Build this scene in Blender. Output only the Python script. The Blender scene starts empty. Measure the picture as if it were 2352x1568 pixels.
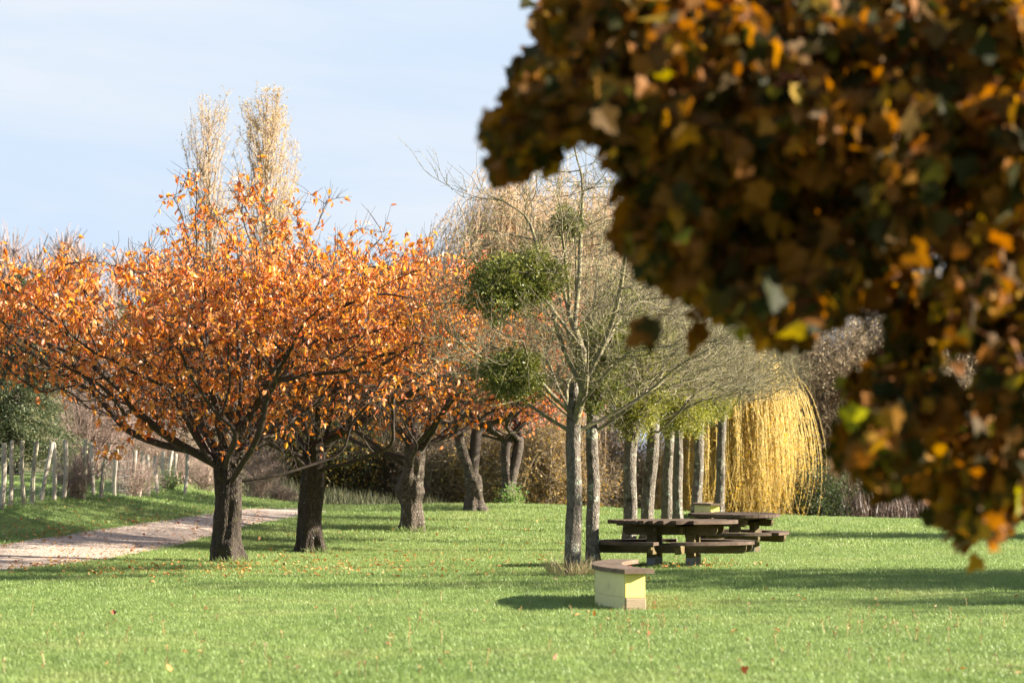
import bpy, math, random
import numpy as np
from mathutils import Vector, Matrix, noise as mnoise

R = np.random.default_rng(11)
random.seed(5)
scn = bpy.context.scene
COL = scn.collection
PI = math.pi

# ------------------------------------------------------------------ camera model
FPX = 5553.0                       # focal length in units of a 2352 px wide frame (85 mm on 36 mm)
CAMZ = 1.5
PITCH = math.atan((1100 - 784) / FPX)
cP, sP = math.cos(PITCH), math.sin(PITCH)

def ray(px, py):
    a = (px - 1176) / FPX
    b = (784 - py) / FPX
    return np.array([a, cP - b * sP, sP + b * cP])

def at(px, py, Y):
    """world point seen at a place of the photograph, Y metres away"""
    r = ray(px, py)
    k = Y / r[1]
    return np.array([r[0] * k, Y, CAMZ + r[2] * k])

def proj(P):
    P = np.atleast_2d(P)
    x, y, z = P[:, 0], P[:, 1], P[:, 2] - CAMZ
    f = y * cP + z * sP
    u = -y * sP + z * cP
    f = np.where(f < 0.1, 0.1, f)
    return np.stack([1176 + FPX * x / f, 784 - FPX * u / f], 1)

# ------------------------------------------------------------------ terrain
ctrl = [(1440, 1403, 28), (1315, 1322, 38), (1362, 1302, 41.5), (1548, 1299, 42), (1690, 1271, 49),
        (1447, 1264, 50), (1483, 1252, 53), (1530, 1230, 58), (1557, 1205, 62), (1602, 1184, 68), (1655, 1180, 72),
        (1900, 1191, 75), (2130, 1196, 75), (2352, 1200, 76), (1720, 1186, 74), (1500, 1177, 73), (1200, 1158, 72),
        (1060, 1157, 71), (950, 1159, 70), (800, 1164, 68), (745, 1172, 67),
        (945, 1217, 56), (1093, 1172, 66), (522, 1291, 44), (710, 1271, 49),
        (10, 1146, 52), (230, 1134, 56), (420, 1120, 70), (480, 1130, 72), (560, 1145, 74), (640, 1158, 75), (700, 1167, 76),
        (0, 1250, 48), (240, 1212, 53), (480, 1178, 60), (560, 1169, 65), (640, 1167, 70),
        (0, 1311, 39.5), (250, 1283, 44), (450, 1240, 50), (560, 1208, 56), (690, 1186, 62)]
cx, cy, cz = [], [], []
for a, b, d in ctrl:
    p = at(a, b, d); cx.append(p[0]); cy.append(p[1]); cz.append(p[2])
for X in np.arange(-24, 25, 6.0):
    for Y in (-4, 6, 16, 24):
        cx.append(X); cy.append(Y); cz.append(0.0)
for X, Y, z in [(-24, 36, .4), (-18, 34, .1), (18, 36, 0), (24, 48, 0), (18, 60, .1), (-20, 46, 1.0), (-22, 56, 1.4), (-24, 75, 1.7), (-12, 90, 1.4),
                (-20, 100, 1.4), (24, 75, .2), (-6, 84, .3), (-2, 86, -.1), (4, 86, -.2), (10, 88, -.3), (18, 90, -.4), (26, 92, -.4),
                (0, 100, -.9), (8, 102, -.8), (16, 104, -.8), (-8, 100, .2), (-12, 62, 1.35), (-16, 58, 1.4)]:
    cx.append(X); cy.append(Y); cz.append(z)
CP = np.stack([cx, cy], 1); CZ = np.array(cz)

def tps_k(d):
    return np.where(d > 1e-9, d * d * np.log(d + 1e-12), 0.0)

n = len(CP)
K = tps_k(np.linalg.norm(CP[:, None] - CP[None], axis=2)) + np.eye(n) * 6.0
Pm = np.hstack([np.ones((n, 1)), CP])
A = np.zeros((n + 3, n + 3)); A[:n, :n] = K; A[:n, n:] = Pm; A[n:, :n] = Pm.T
W = np.linalg.solve(A, np.concatenate([CZ, np.zeros(3)]))

def sstep(a, b, x):
    t = np.clip((x - a) / (b - a), 0, 1)
    return t * t * (3 - 2 * t)

def gz(x, y):
    x = np.atleast_1d(np.asarray(x, float)); y = np.atleast_1d(np.asarray(y, float))
    x, y = np.broadcast_arrays(x, y)
    xc = np.clip(x, -26, 27); yc = np.clip(y, -4, 104)
    Q = np.stack([xc.ravel(), yc.ravel()], 1)
    out = np.empty(len(Q))
    for s in range(0, len(Q), 4000):
        q = Q[s:s + 4000]
        D = tps_k(np.linalg.norm(q[:, None] - CP[None], axis=2))
        out[s:s + 4000] = D @ W[:n] + W[n] + q @ W[n + 1:]
    z = out.reshape(x.shape)
    hill = 26 * sstep(180, 350, y) * sstep(-8, -60, x) - 3 * sstep(360, 600, y)
    return z + hill

def g1(x, y):
    return float(gz(x, y)[0])

def on_ground(px, py, y0=18.0, y1=100.0):
    Y = np.linspace(y0, y1, 900)
    r = ray(px, py)
    X = r[0] / r[1] * Y
    Zr = CAMZ + r[2] / r[1] * Y
    f = Zr - gz(X, Y)
    i = np.where(f < 0)[0]
    if len(i) == 0:
        k = int(np.argmin(f))
        return np.array([X[k], Y[k], gz(X[k], Y[k])[0]])
    k = i[0]
    return np.array([X[k], Y[k], float(gz(X[k], Y[k])[0])])

# ------------------------------------------------------------------ object helpers
def setp(o, label=None, cat=None, group=None, kind=None):
    if label: o['label'] = label
    if cat: o['category'] = cat
    if group: o['group'] = group
    if kind: o['kind'] = kind
    return o

def thing(name, loc, label, cat, group=None, rz=0.0):
    o = bpy.data.objects.new(name, None)
    COL.objects.link(o)
    o.empty_display_size = 0.3
    o.location = loc; o.rotation_euler = (0, 0, rz)
    return setp(o, label, cat, group)

def mesh_np(name, V, faces, smooth=False):
    V = np.asarray(V, np.float32)
    me = bpy.data.meshes.new(name)
    me.vertices.add(len(V)); me.vertices.foreach_set('co', V.ravel())
    fs = [np.asarray(f, np.int32) for f in faces if len(f)]
    nl = sum(f.size for f in fs); nf = sum(len(f) for f in fs)
    loops = np.concatenate([f.ravel() for f in fs])
    tot = np.concatenate([np.full(len(f), f.shape[1], np.int32) for f in fs])
    start = np.concatenate([[0], np.cumsum(tot)[:-1]]).astype(np.int32)
    me.loops.add(nl); me.loops.foreach_set('vertex_index', loops)
    me.polygons.add(nf); me.polygons.foreach_set('loop_start', start)
    try: me.polygons.foreach_set('loop_total', tot)
    except Exception: pass
    me.polygons.foreach_set('use_smooth', np.full(nf, bool(smooth)))
    me.update(calc_edges=True); me.validate()
    return me

def link(name, me, mat, parent=None):
    o = bpy.data.objects.new(name, me)
    for m in (mat if isinstance(mat, (list, tuple)) else [mat]):
        me.materials.append(m)
    COL.objects.link(o)
    if parent is not None: o.parent = parent
    return o

class MB:
    """collects shapes into one mesh"""
    def __init__(s): s.V = []; s.F = {}; s.n = 0
    def add(s, V, F):
        V = np.asarray(V, float)
        for f in F:
            f = np.asarray(f, int)
            if len(f) == 0: continue
            s.F.setdefault(f.shape[1], []).append(f + s.n)
        s.V.append(V); s.n += len(V)
        return s
    def build(s, name, mat, parent=None, smooth=False):
        if not s.V: return None
        return link(name, mesh_np(name, np.concatenate(s.V), [np.concatenate(v) for v in s.F.values()], smooth), mat, parent)

def box_vf(c, size, M=None, bev=0.0):
    """bevelled box"""
    h = np.array(size) / 2.0
    b = min(bev, h.min() * .45)
    if b <= 0:
        V = np.array([[x, y, z] for x in (-1, 1) for y in (-1, 1) for z in (-1, 1)]) * h
        F = np.array([[0, 1, 3, 2], [4, 6, 7, 5], [0, 4, 5, 1], [2, 3, 7, 6], [0, 2, 6, 4], [1, 5, 7, 3]])
        Fs = [F]
    else:
        V = []; idx = {}
        for sx in (-1, 1):
            for sy in (-1, 1):
                for sz in (-1, 1):
                    for ax in range(3):
                        p = np.array([sx, sy, sz]) * h
                        for k in range(3):
                            if k != ax: p[k] -= np.array([sx, sy, sz])[k] * b
                        idx[(sx, sy, sz, ax)] = len(V); V.append(p)
        V = np.array(V)
        q = []; t = []
        for ax in range(3):
            o = [k for k in range(3) if k != ax]
            for s in (-1, 1):
                loop = []
                for a, c_ in ((-1, -1), (1, -1), (1, 1), (-1, 1)):
                    k = [0, 0, 0]; k[ax] = s; k[o[0]] = a; k[o[1]] = c_
                    loop.append(idx[(*k, ax)])
                q.append(loop)
            # edges along ax
            for a in (-1, 1):
                for c_ in (-1, 1):
                    k0 = [0, 0, 0]; k0[ax] = -1; k0[o[0]] = a; k0[o[1]] = c_
                    k1 = list(k0); k1[ax] = 1
                    q.append([idx[(*k0, o[0])], idx[(*k0, o[1])], idx[(*k1, o[1])], idx[(*k1, o[0])]])
        for sx in (-1, 1):
            for sy in (-1, 1):
                for sz in (-1, 1):
                    t.append([idx[(sx, sy, sz, 0)], idx[(sx, sy, sz, 1)], idx[(sx, sy, sz, 2)]])
        q = np.array(q); t = np.array(t)
        def fix(fs):
            out = []
            for f in fs:
                p = V[f]; nn = np.cross(p[1] - p[0], p[2] - p[0])
                out.append(f if nn @ p.mean(0) > 0 else f[::-1])
            return np.array(out)
        Fs = [fix(q), fix(t)]
    if M is not None: V = V @ np.asarray(M).T
    return V + np.asarray(c, float), Fs

def prism_vf(poly, z0, z1):
    """vertical prism of a 2D outline (counter-clockwise)"""
    poly = np.asarray(poly, float); m = len(poly)
    V = np.concatenate([np.c_[poly, np.full(m, z0)], np.c_[poly, np.full(m, z1)]])
    i = np.arange(m); j = (i + 1) % m
    return V, [np.stack([i, j, j + m, i + m], 1), np.arange(m)[::-1][None], (np.arange(m) + m)[None]]

def rotz(a):
    c, s = math.cos(a), math.sin(a)
    return np.array([[c, -s, 0], [s, c, 0], [0, 0, 1]])

def tube_vf(P, r, k):
    P = np.asarray(P, float); r = np.asarray(r, float); n_ = len(P)
    T = np.gradient(P, axis=0); T /= np.linalg.norm(T, axis=1)[:, None] + 1e-9
    m = np.abs(T.mean(0)); ref = np.eye(3)[int(np.argmin(m))]
    U = np.cross(T, ref); U /= np.linalg.norm(U, axis=1)[:, None] + 1e-9
    Wv = np.cross(T, U)
    a = np.arange(k) * 2 * PI / k
    ring = U[:, None] * np.cos(a)[None, :, None] + Wv[:, None] * np.sin(a)[None, :, None]
    V = (P[:, None] + ring * r[:, None, None]).reshape(-1, 3)
    i = np.arange(n_ - 1)[:, None] * k; j = np.arange(k)[None]; j2 = (j + 1) % k
    F = np.stack([i + j, i + j2, i + k + j2, i + k + j], 2).reshape(-1, 4)
    return V, [F]

def twigs_vf(P0, P1, r0, r1, bend=0.08, k=3):
    """many thin tapered twigs at once, each with a bent middle"""
    P0 = np.asarray(P0, float); P1 = np.asarray(P1, float); m = len(P0)
    if m == 0: return np.zeros((0, 3)), []
    L = np.linalg.norm(P1 - P0, axis=1)[:, None]
    mid = (P0 + P1) / 2 + R.normal(size=(m, 3)) * L * bend
    T = (P1 - P0) / (L + 1e-9)
    U = np.cross(T, R.normal(size=(m, 3))); U /= np.linalg.norm(U, axis=1)[:, None] + 1e-9
    Wv = np.cross(T, U)
    a = np.arange(k) * 2 * PI / k
    ring = U[:, None] * np.cos(a)[None, :, None] + Wv[:, None] * np.sin(a)[None, :, None]
    r0 = np.broadcast_to(np.asarray(r0, float), (m,))[:, None, None]
    r1 = np.broadcast_to(np.asarray(r1, float), (m,))[:, None, None]
    V = np.stack([P0[:, None] + ring * r0, mid[:, None] + ring * (r0 + r1) / 2, P1[:, None] + ring * r1], 1).reshape(-1, 3)
    b = np.arange(m)[:, None, None] * 3 * k + np.arange(2)[None, :, None] * k
    j = np.arange(k)[None, None]; j2 = (j + 1) % k
    F = np.stack([b + j, b + j2, b + k + j2, b + k + j], 3).reshape(-1, 4)
    return V, [F]

def unit(v):
    v = np.asarray(v, float)
    return v / (np.linalg.norm(v, axis=-1, keepdims=True) + 1e-9)

def rdir(m, up=0.0):
    v = R.normal(size=(m, 3)); v = unit(v); v[:, 2] += up
    return unit(v)

LEAF8 = (np.array([[0, 0, 0], [.3, -.5, .10], [.3, .5, .10], [.35, 0, 0], [.72, -.33, .03], [.72, .33, .03], [.7, 0, -.06], [1, 0, -.2]]),
         [np.array([[0, 1, 3], [0, 3, 2], [4, 7, 6], [6, 7, 5]]), np.array([[1, 4, 6, 3], [3, 6, 5, 2]])])
LEAF4 = (np.array([[0, 0, 0], [.5, -.5, .06], [1, 0, -.1], [.5, .5, .06]]), [np.array([[0, 1, 2, 3]])])
_mo = [(0, 0), (.00, .14), (-.08, .32), (.10, .34), (.20, .40), (.26, .57), (.38, .50), (.50, .50), (.52, .36), (.62, .24), (.76, .25), (.84, .12), (1.0, 0)]
_mo = _mo + [(a, -b) for a, b in _mo[-2:0:-1]]
LEAFM = (np.array([[.3, 0, -.02]] + [[a, b, .26 * abs(b) - .20 * max(0, a - .35)] for a, b in _mo]),
         [np.array([[0, 1 + i, 1 + (i + 1) % len(_mo)] for i in range(len(_mo))])])

def leaves_vf(P, tip, L, Wd, tmpl, nrm=None, flat=None):
    P = np.asarray(P, float); m = len(P)
    if m == 0: return np.zeros((0, 3)), []
    t = unit(tip)
    nn = R.normal(size=(m, 3)) if nrm is None else np.asarray(nrm, float)
    s = unit(np.cross(t, nn)); nn = np.cross(s, t)
    L = np.broadcast_to(np.asarray(L, float), (m,)); Wd = np.broadcast_to(np.asarray(Wd, float), (m,))
    Tm, Fs = tmpl
    curl = R.uniform(.3, 1.9, m)
    V = (P[:, None] + t[:, None] * (Tm[None, :, 0, None] * L[:, None, None])
         + s[:, None] * (Tm[None, :, 1, None] * Wd[:, None, None])
         + nn[:, None] * (Tm[None, :, 2, None] * (L * curl)[:, None, None]))
    k = len(Tm)
    F = [(f[None] + (np.arange(m) * k)[:, None, None]).reshape(-1, f.shape[1]) for f in Fs]
    return V.reshape(-1, 3), F

# ------------------------------------------------------------------ materials
def newmat(name):
    m = bpy.data.materials.new(name); m.use_nodes = True
    nt = m.node_tree; nt.nodes.clear()
    out = nt.nodes.new('ShaderNodeOutputMaterial')
    return m, nt, out

def N(nt, typ, **kw):
    nd = nt.nodes.new(typ)
    for k, v in kw.items():
        if k in nd.inputs.keys(): nd.inputs[k].default_value = v
        else: setattr(nd, k, v)
    return nd

def ramp(nt, stops, interp='LINEAR'):
    r = nt.nodes.new('ShaderNodeValToRGB'); cr = r.color_ramp; cr.interpolation = interp
    while len(cr.elements) < len(stops): cr.elements.new(.5)
    for e, (p, c) in zip(cr.elements, stops):
        e.position = p; e.color = (*c, 1)
    return r

def leaf_mat(name, stops, trans=.45, rough=.5, spec=.3, boost=1.35):
    m, nt, out = newmat(name); L = nt.links.new
    g = N(nt, 'ShaderNodeNewGeometry')
    r = ramp(nt, stops); L(g.outputs['Random Per Island'], r.inputs[0])
    p = N(nt, 'ShaderNodeBsdfPrincipled', Roughness=rough); p.inputs['Specular IOR Level'].default_value = spec
    L(r.outputs[0], p.inputs['Base Color'])
    hs = N(nt, 'ShaderNodeHueSaturation', Saturation=1.12, Value=boost); L(r.outputs[0], hs.inputs['Color'])
    t = N(nt, 'ShaderNodeBsdfTranslucent'); L(hs.outputs[0], t.inputs[0])
    mx = N(nt, 'ShaderNodeMixShader'); mx.inputs[0].default_value = trans
    L(p.outputs[0], mx.inputs[1]); L(t.outputs[0], mx.inputs[2]); L(mx.outputs[0], out.inputs[0])
    return m

def bark_mat(name, c0, c1, lichen=None, lich_amt=.5, moss=None, scale=9.0, bump=.5, vert=.25, bands=False, lscale=7.0):
    m, nt, out = newmat(name); L = nt.links.new
    g = N(nt, 'ShaderNodeNewGeometry')
    mp = N(nt, 'ShaderNodeMapping'); mp.inputs['Scale'].default_value = (1, 1, vert)
    L(g.outputs['Position'], mp.inputs[0])
    n1 = N(nt, 'ShaderNodeTexNoise', Scale=scale * 2.5, Detail=7.0, Roughness=.65); L(mp.outputs[0], n1.inputs['Vector'])
    v1 = N(nt, 'ShaderNodeTexVoronoi', Scale=scale * 3.5, feature='DISTANCE_TO_EDGE'); L(mp.outputs[0], v1.inputs['Vector'])
    r1 = ramp(nt, [(.25, c0), (.75, c1)]); L(n1.outputs[0], r1.inputs[0])
    col = r1.outputs[0]
    crack = ramp(nt, [(0, (.45, .45, .45)), (.12, (1, 1, 1))]); L(v1.outputs[0], crack.inputs[0])
    mm = N(nt, 'ShaderNodeMix', data_type='RGBA', blend_type='MULTIPLY'); mm.inputs[0].default_value = .7
    L(col, mm.inputs[6]); L(crack.outputs[0], mm.inputs[7]); col = mm.outputs[2]
    if bands:
        mp2 = N(nt, 'ShaderNodeMapping'); mp2.inputs['Scale'].default_value = (1.5, 1.5, 14); L(g.outputs['Position'], mp2.inputs[0])
        nb = N(nt, 'ShaderNodeTexNoise', Scale=2.0, Detail=3.0); L(mp2.outputs[0], nb.inputs['Vector'])
        rb = ramp(nt, [(.55, (0, 0, 0)), (.66, (1, 1, 1))]); L(nb.outputs[0], rb.inputs[0])
        mb = N(nt, 'ShaderNodeMix', data_type='RGBA'); mb.inputs[7].default_value = (.26, .22, .18, 1)
        sc = N(nt, 'ShaderNodeMath', operation='MULTIPLY'); sc.inputs[1].default_value = .25; L(rb.outputs[0], sc.inputs[0])
        L(sc.outputs[0], mb.inputs[0]); L(col, mb.inputs[6]); col = mb.outputs[2]
    for c, amt, s, off in ((lichen, lich_amt, lscale, 0.0), (moss, .45, lscale * .45, 31.0)):
        if c is None: continue
        mp3 = N(nt, 'ShaderNodeMapping'); mp3.inputs['Location'].default_value = (off, off, off); L(g.outputs['Position'], mp3.inputs[0])
        n2 = N(nt, 'ShaderNodeTexNoise', Scale=s, Detail=6.0, Roughness=.7); L(mp3.outputs[0], n2.inputs['Vector'])
        lo = .68 - .3 * amt
        r2 = ramp(nt, [(lo, (0, 0, 0)), (lo + .07, (1, 1, 1))]); L(n2.outputs[0], r2.inputs[0])
        m2 = N(nt, 'ShaderNodeMix', data_type='RGBA'); m2.inputs[7].default_value = (*c, 1)
        sc = N(nt, 'ShaderNodeMath', operation='MULTIPLY'); sc.inputs[1].default_value = .8; L(r2.outputs[0], sc.inputs[0])
        L(sc.outputs[0], m2.inputs[0]); L(col, m2.inputs[6]); col = m2.outputs[2]
    p = N(nt, 'ShaderNodeBsdfPrincipled', Roughness=.85); p.inputs['Specular IOR Level'].default_value = .25
    L(col, p.inputs['Base Color'])
    ad = N(nt, 'ShaderNodeMath', operation='ADD'); L(n1.outputs[0], ad.inputs[0])
    s2 = N(nt, 'ShaderNodeMath', operation='MULTIPLY'); s2.inputs[1].default_value = 1.2; L(v1.outputs[0], s2.inputs[0]); L(s2.outputs[0], ad.inputs[1])
    b = N(nt, 'ShaderNodeBump', Strength=bump, Distance=.03); L(ad.outputs[0], b.inputs['Height']); L(b.outputs[0], p.inputs['Normal'])
    L(p.outputs[0], out.inputs[0])
    return m

def wood_mat(name, c0, c1, axis_scale=(2, 30, 30), scale=1.0, rough=.7, bump=.25):
    m, nt, out = newmat(name); L = nt.links.new
    tc = N(nt, 'ShaderNodeTexCoord')
    mp = N(nt, 'ShaderNodeMapping'); mp.inputs['Scale'].default_value = axis_scale; L(tc.outputs['Object'], mp.inputs[0])
    n1 = N(nt, 'ShaderNodeTexNoise', Scale=scale, Detail=6.0, Roughness=.6); L(mp.outputs[0], n1.inputs['Vector'])
    n2 = N(nt, 'ShaderNodeTexNoise', Scale=3.0, Detail=4.0); L(tc.outputs['Object'], n2.inputs['Vector'])
    a = N(nt, 'ShaderNodeMix', data_type='FLOAT'); a.inputs[0].default_value = .45; L(n1.outputs[0], a.inputs[2]); L(n2.outputs[0], a.inputs[3])
    r1 = ramp(nt, [(.32, c0), (.68, c1)]); L(a.outputs[0], r1.inputs[0])
    p = N(nt, 'ShaderNodeBsdfPrincipled', Roughness=rough); p.inputs['Specular IOR Level'].default_value = .2; L(r1.outputs[0], p.inputs['Base Color'])
    b = N(nt, 'ShaderNodeBump', Strength=bump, Distance=.01); L(n1.outputs[0], b.inputs['Height']); L(b.outputs[0], p.inputs['Normal'])
    L(p.outputs[0], out.inputs[0])
    return m

def plain_mat(name, c, rough=.6, metal=0.0, var=.15, scale=20.0):
    m, nt, out = newmat(name); L = nt.links.new
    tc = N(nt, 'ShaderNodeTexCoord')
    n1 = N(nt, 'ShaderNodeTexNoise', Scale=scale, Detail=5.0); L(tc.outputs['Object'], n1.inputs['Vector'])
    c = np.array(c)
    r1 = ramp(nt, [(.3, tuple(c * (1 - var))), (.7, tuple(np.minimum(c * (1 + var), .95)))]); L(n1.outputs[0], r1.inputs[0])
    p = N(nt, 'ShaderNodeBsdfPrincipled', Roughness=rough, Metallic=metal); L(r1.outputs[0], p.inputs['Base Color'])
    L(p.outputs[0], out.inputs[0])
    return m

M = {}
M['cherry_bark'] = bark_mat('cherry_bark', (.018, .013, .010), (.070, .052, .038), lichen=(.36, .37, .33), lich_amt=.20, moss=(.055, .05, .018), scale=8, bump=1.0, vert=.35, lscale=17)
M['cherry_bark_pale'] = bark_mat('cherry_bark_pale', (.03, .022, .016), (.135, .105, .078), lichen=(.28, .28, .22), lich_amt=.34, moss=(.035, .032, .012), scale=8, bump=1.0, vert=.5, bands=True, lscale=9)
M['cherry_twig'] = bark_mat('cherry_twig', (.022, .016, .013), (.085, .064, .050), lichen=(.16, .15, .085), lich_amt=.3, scale=14, bump=.3, vert=1)
M['ash_bark'] = bark_mat('ash_bark', (.06, .048, .037), (.235, .20, .155), lichen=(.34, .37, .28), lich_amt=.40, moss=(.025, .022, .010), scale=10, bump=1.0, vert=.4, lscale=6)
M['ash_twig'] = bark_mat('ash_twig', (.085, .072, .045), (.25, .21, .135), lichen=(.28, .26, .10), lich_amt=.55, scale=16, bump=.2, vert=1, lscale=12)
M['dark_bark'] = bark_mat('dark_bark', (.03, .025, .02), (.10, .08, .06), lichen=(.2, .2, .15), lich_amt=.15, scale=8, bump=.5)
M['willow_twig_tan'] = bark_mat('willow_twig_tan', (.30, .20, .12), (.55, .40, .26), scale=12, bump=.1, vert=1)
M['willow_twig'] = bark_mat('willow_twig', (.38, .27, .09), (.58, .44, .16), scale=12, bump=.1, vert=1)
M['bare_twig'] = bark_mat('bare_twig', (.19, .145, .095), (.40, .31, .205), scale=12, bump=.1, vert=1)
M['pink_twig'] = bark_mat('pink_twig', (.20, .14, .115), (.40, .29, .24), scale=12, bump=.1, vert=1)
M['poplar_twig'] = bark_mat('poplar_twig', (.29, .215, .15), (.50, .39, .29), scale=8, bump=.1, vert=1)
M['cherry_leaf'] = leaf_mat('cherry_leaf', [(0, (.54, .15, .06)), (.2, (.62, .23, .075)), (.55, (.66, .285, .085)), (.85, (.68, .36, .10)), (1, (.66, .25, .14))], trans=.5, boost=1.2, rough=.42, spec=.5)
M['cherry_leaf_pink'] = leaf_mat('cherry_leaf_pink', [(0, (.56, .16, .10)), (.35, (.65, .24, .12)), (.7, (.67, .30, .12)), (1, (.66, .25, .18))], trans=.5, boost=1.2)
M['maple_leaf'] = leaf_mat('maple_leaf', [(0, (.022, .026, .006)), (.2, (.045, .036, .007)), (.4, (.095, .050, .009)), (.66, (.17, .062, .010)), (.86, (.24, .095, .012)), (.96, (.36, .18, .018)), (1, (.18, .18, .022))], trans=.42, rough=.6, spec=.12)
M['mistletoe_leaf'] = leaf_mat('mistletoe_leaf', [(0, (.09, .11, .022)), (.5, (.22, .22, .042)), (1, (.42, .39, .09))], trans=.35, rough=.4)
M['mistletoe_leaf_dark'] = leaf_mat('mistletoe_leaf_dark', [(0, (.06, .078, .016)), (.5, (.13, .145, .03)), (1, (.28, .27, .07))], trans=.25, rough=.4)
M['willow_leaf'] = leaf_mat('willow_leaf', [(0, (.36, .22, .045)), (.5, (.54, .35, .06)), (.85, (.60, .44, .13)), (1, (.38, .36, .09))], trans=.45)
M['willow_leaf_tan'] = leaf_mat('willow_leaf_tan', [(0, (.34, .20, .07)), (.5, (.50, .32, .12)), (1, (.55, .40, .20))], trans=.4)
M['tan_leaf'] = leaf_mat('tan_leaf', [(0, (.16, .12, .07)), (.5, (.32, .25, .16)), (1, (.46, .39, .27))], trans=.35, spec=.1)
M['autumn_leaf'] = leaf_mat('autumn_leaf', [(0, (.04, .06, .02)), (.55, (.10, .10, .03)), (.75, (.26, .165, .04)), (1, (.42, .27, .05))], trans=.35)
M['brown_leaf'] = leaf_mat('brown_leaf', [(0, (.10, .075, .05)), (.6, (.20, .15, .10)), (1, (.33, .23, .13))], trans=.3)
M['gold_leaf'] = leaf_mat('gold_leaf', [(0, (.15, .10, .04)), (.5, (.28, .185, .06)), (1, (.42, .29, .09))], trans=.35)
M['green_leaf'] = leaf_mat('green_leaf', [(0, (.022, .038, .012)), (.6, (.045, .068, .02)), (1, (.09, .11, .035))], trans=.3)
M['sucker_leaf'] = leaf_mat('sucker_leaf', [(0, (.10, .20, .04)), (1, (.22, .36, .09))], trans=.35)
M['needle'] = leaf_mat('needle', [(0, (.04, .062, .03)), (.6, (.085, .11, .05)), (1, (.20, .19, .085))], trans=.2)
M['poplar_leaf'] = leaf_mat('poplar_leaf', [(0, (.42, .29, .12)), (.5, (.50, .36, .13)), (1, (.56, .43, .19))], trans=.45)
M['dry_grass'] = leaf_mat('dry_grass', [(0, (.36, .28, .15)), (.6, (.50, .41, .24)), (1, (.26, .30, .10))], trans=.3)
M['reed'] = leaf_mat('reed', [(0, (.05, .034, .028)), (.6, (.09, .062, .05)), (1, (.15, .10, .075))], trans=.3)
M['dull_grass'] = leaf_mat('dull_grass', [(0, (.035, .04, .022)), (.6, (.07, .075, .04)), (1, (.13, .12, .07))], trans=.2, spec=.1)
M['weed'] = leaf_mat('weed', [(0, (.20, .12, .05)), (.6, (.34, .22, .09)), (1, (.45, .32, .14))], trans=.2)
M['fallen'] = leaf_mat('fallen', [(0, (.26, .10, .03)), (.35, (.40, .17, .04)), (.7, (.42, .24, .08)), (1, (.40, .28, .14))], trans=.2)
M['fallen_red'] = leaf_mat('fallen_red', [(0, (.17, .045, .025)), (1, (.26, .085, .04))], trans=.15)

def grass_material(name, under=False):
    m, nt, out = newmat(name); L = nt.links.new
    g = N(nt, 'ShaderNodeNewGeometry')
    n1 = N(nt, 'ShaderNodeTexNoise', Scale=.45, Detail=4.0, Roughness=.6); L(g.outputs['Position'], n1.inputs['Vector'])
    n2 = N(nt, 'ShaderNodeTexNoise', Scale=3.2, Detail=3.0); L(g.outputs['Position'], n2.inputs['Vector'])
    r = ramp(nt, [(.3, (.175, .255, .070)), (.55, (.225, .30, .088)), (.75, (.28, .32, .112))]); L(n1.outputs[0], r.inputs[0])
    if under:
        sp = N(nt, 'ShaderNodeSeparateXYZ'); L(g.outputs['Position'], sp.inputs[0])
        far = N(nt, 'ShaderNodeMapRange'); far.inputs[1].default_value = 80; far.inputs[2].default_value = 115; L(sp.outputs['Y'], far.inputs[0])
        mf = N(nt, 'ShaderNodeMix', data_type='RGBA'); mf.inputs[7].default_value = (.16, .15, .07, 1)
        L(far.outputs[0], mf.inputs[0]); L(r.outputs[0], mf.inputs[6])
        hs = N(nt, 'ShaderNodeHueSaturation', Value=.7, Saturation=1.0); L(mf.outputs[2], hs.inputs['Color'])
        n3 = N(nt, 'ShaderNodeTexNoise', Scale=14.0, Detail=6.0, Roughness=.7); L(g.outputs['Position'], n3.inputs['Vector'])
        p = N(nt, 'ShaderNodeBsdfPrincipled', Roughness=.9); p.inputs['Specular IOR Level'].default_value = .1
        L(hs.outputs[0], p.inputs['Base Color'])
        b = N(nt, 'ShaderNodeBump', Strength=.6, Distance=.05); L(n3.outputs[0], b.inputs['Height']); L(b.outputs[0], p.inputs['Normal'])
        L(p.outputs[0], out.inputs[0])
        return m
    rr = ramp(nt, [(0, (.75, .80, .74)), (.6, (1, 1, 1)), (.9, (1.08, 1.06, 1.04)), (1, (1.3, 1.2, 1.25))]); L(g.outputs['Random Per Island'], rr.inputs[0])
    mm = N(nt, 'ShaderNodeMix', data_type='RGBA', blend_type='MULTIPLY'); mm.inputs[0].default_value = 1
    L(r.outputs[0], mm.inputs[6]); L(rr.outputs[0], mm.inputs[7])
    v = N(nt, 'ShaderNodeMapRange'); v.inputs[1].default_value = .3; v.inputs[2].default_value = .7; v.inputs[3].default_value = .8; v.inputs[4].default_value = 1.2
    L(n2.outputs[0], v.inputs[0])
    hs = N(nt, 'ShaderNodeHueSaturation'); L(mm.outputs[2], hs.inputs['Color']); L(v.outputs[0], hs.inputs['Value'])
    p = N(nt, 'ShaderNodeBsdfPrincipled', Roughness=.5); p.inputs['Specular IOR Level'].default_value = .4
    L(hs.outputs[0], p.inputs['Base Color'])
    t = N(nt, 'ShaderNodeBsdfTranslucent'); L(hs.outputs[0], t.inputs[0])
    mx = N(nt, 'ShaderNodeMixShader'); mx.inputs[0].default_value = .4
    L(p.outputs[0], mx.inputs[1]); L(t.outputs[0], mx.inputs[2]); L(mx.outputs[0], out.inputs[0])
    return m
M['grass'] = grass_material('grass_blade')
M['ground'] = grass_material('ground_turf', True)

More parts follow.
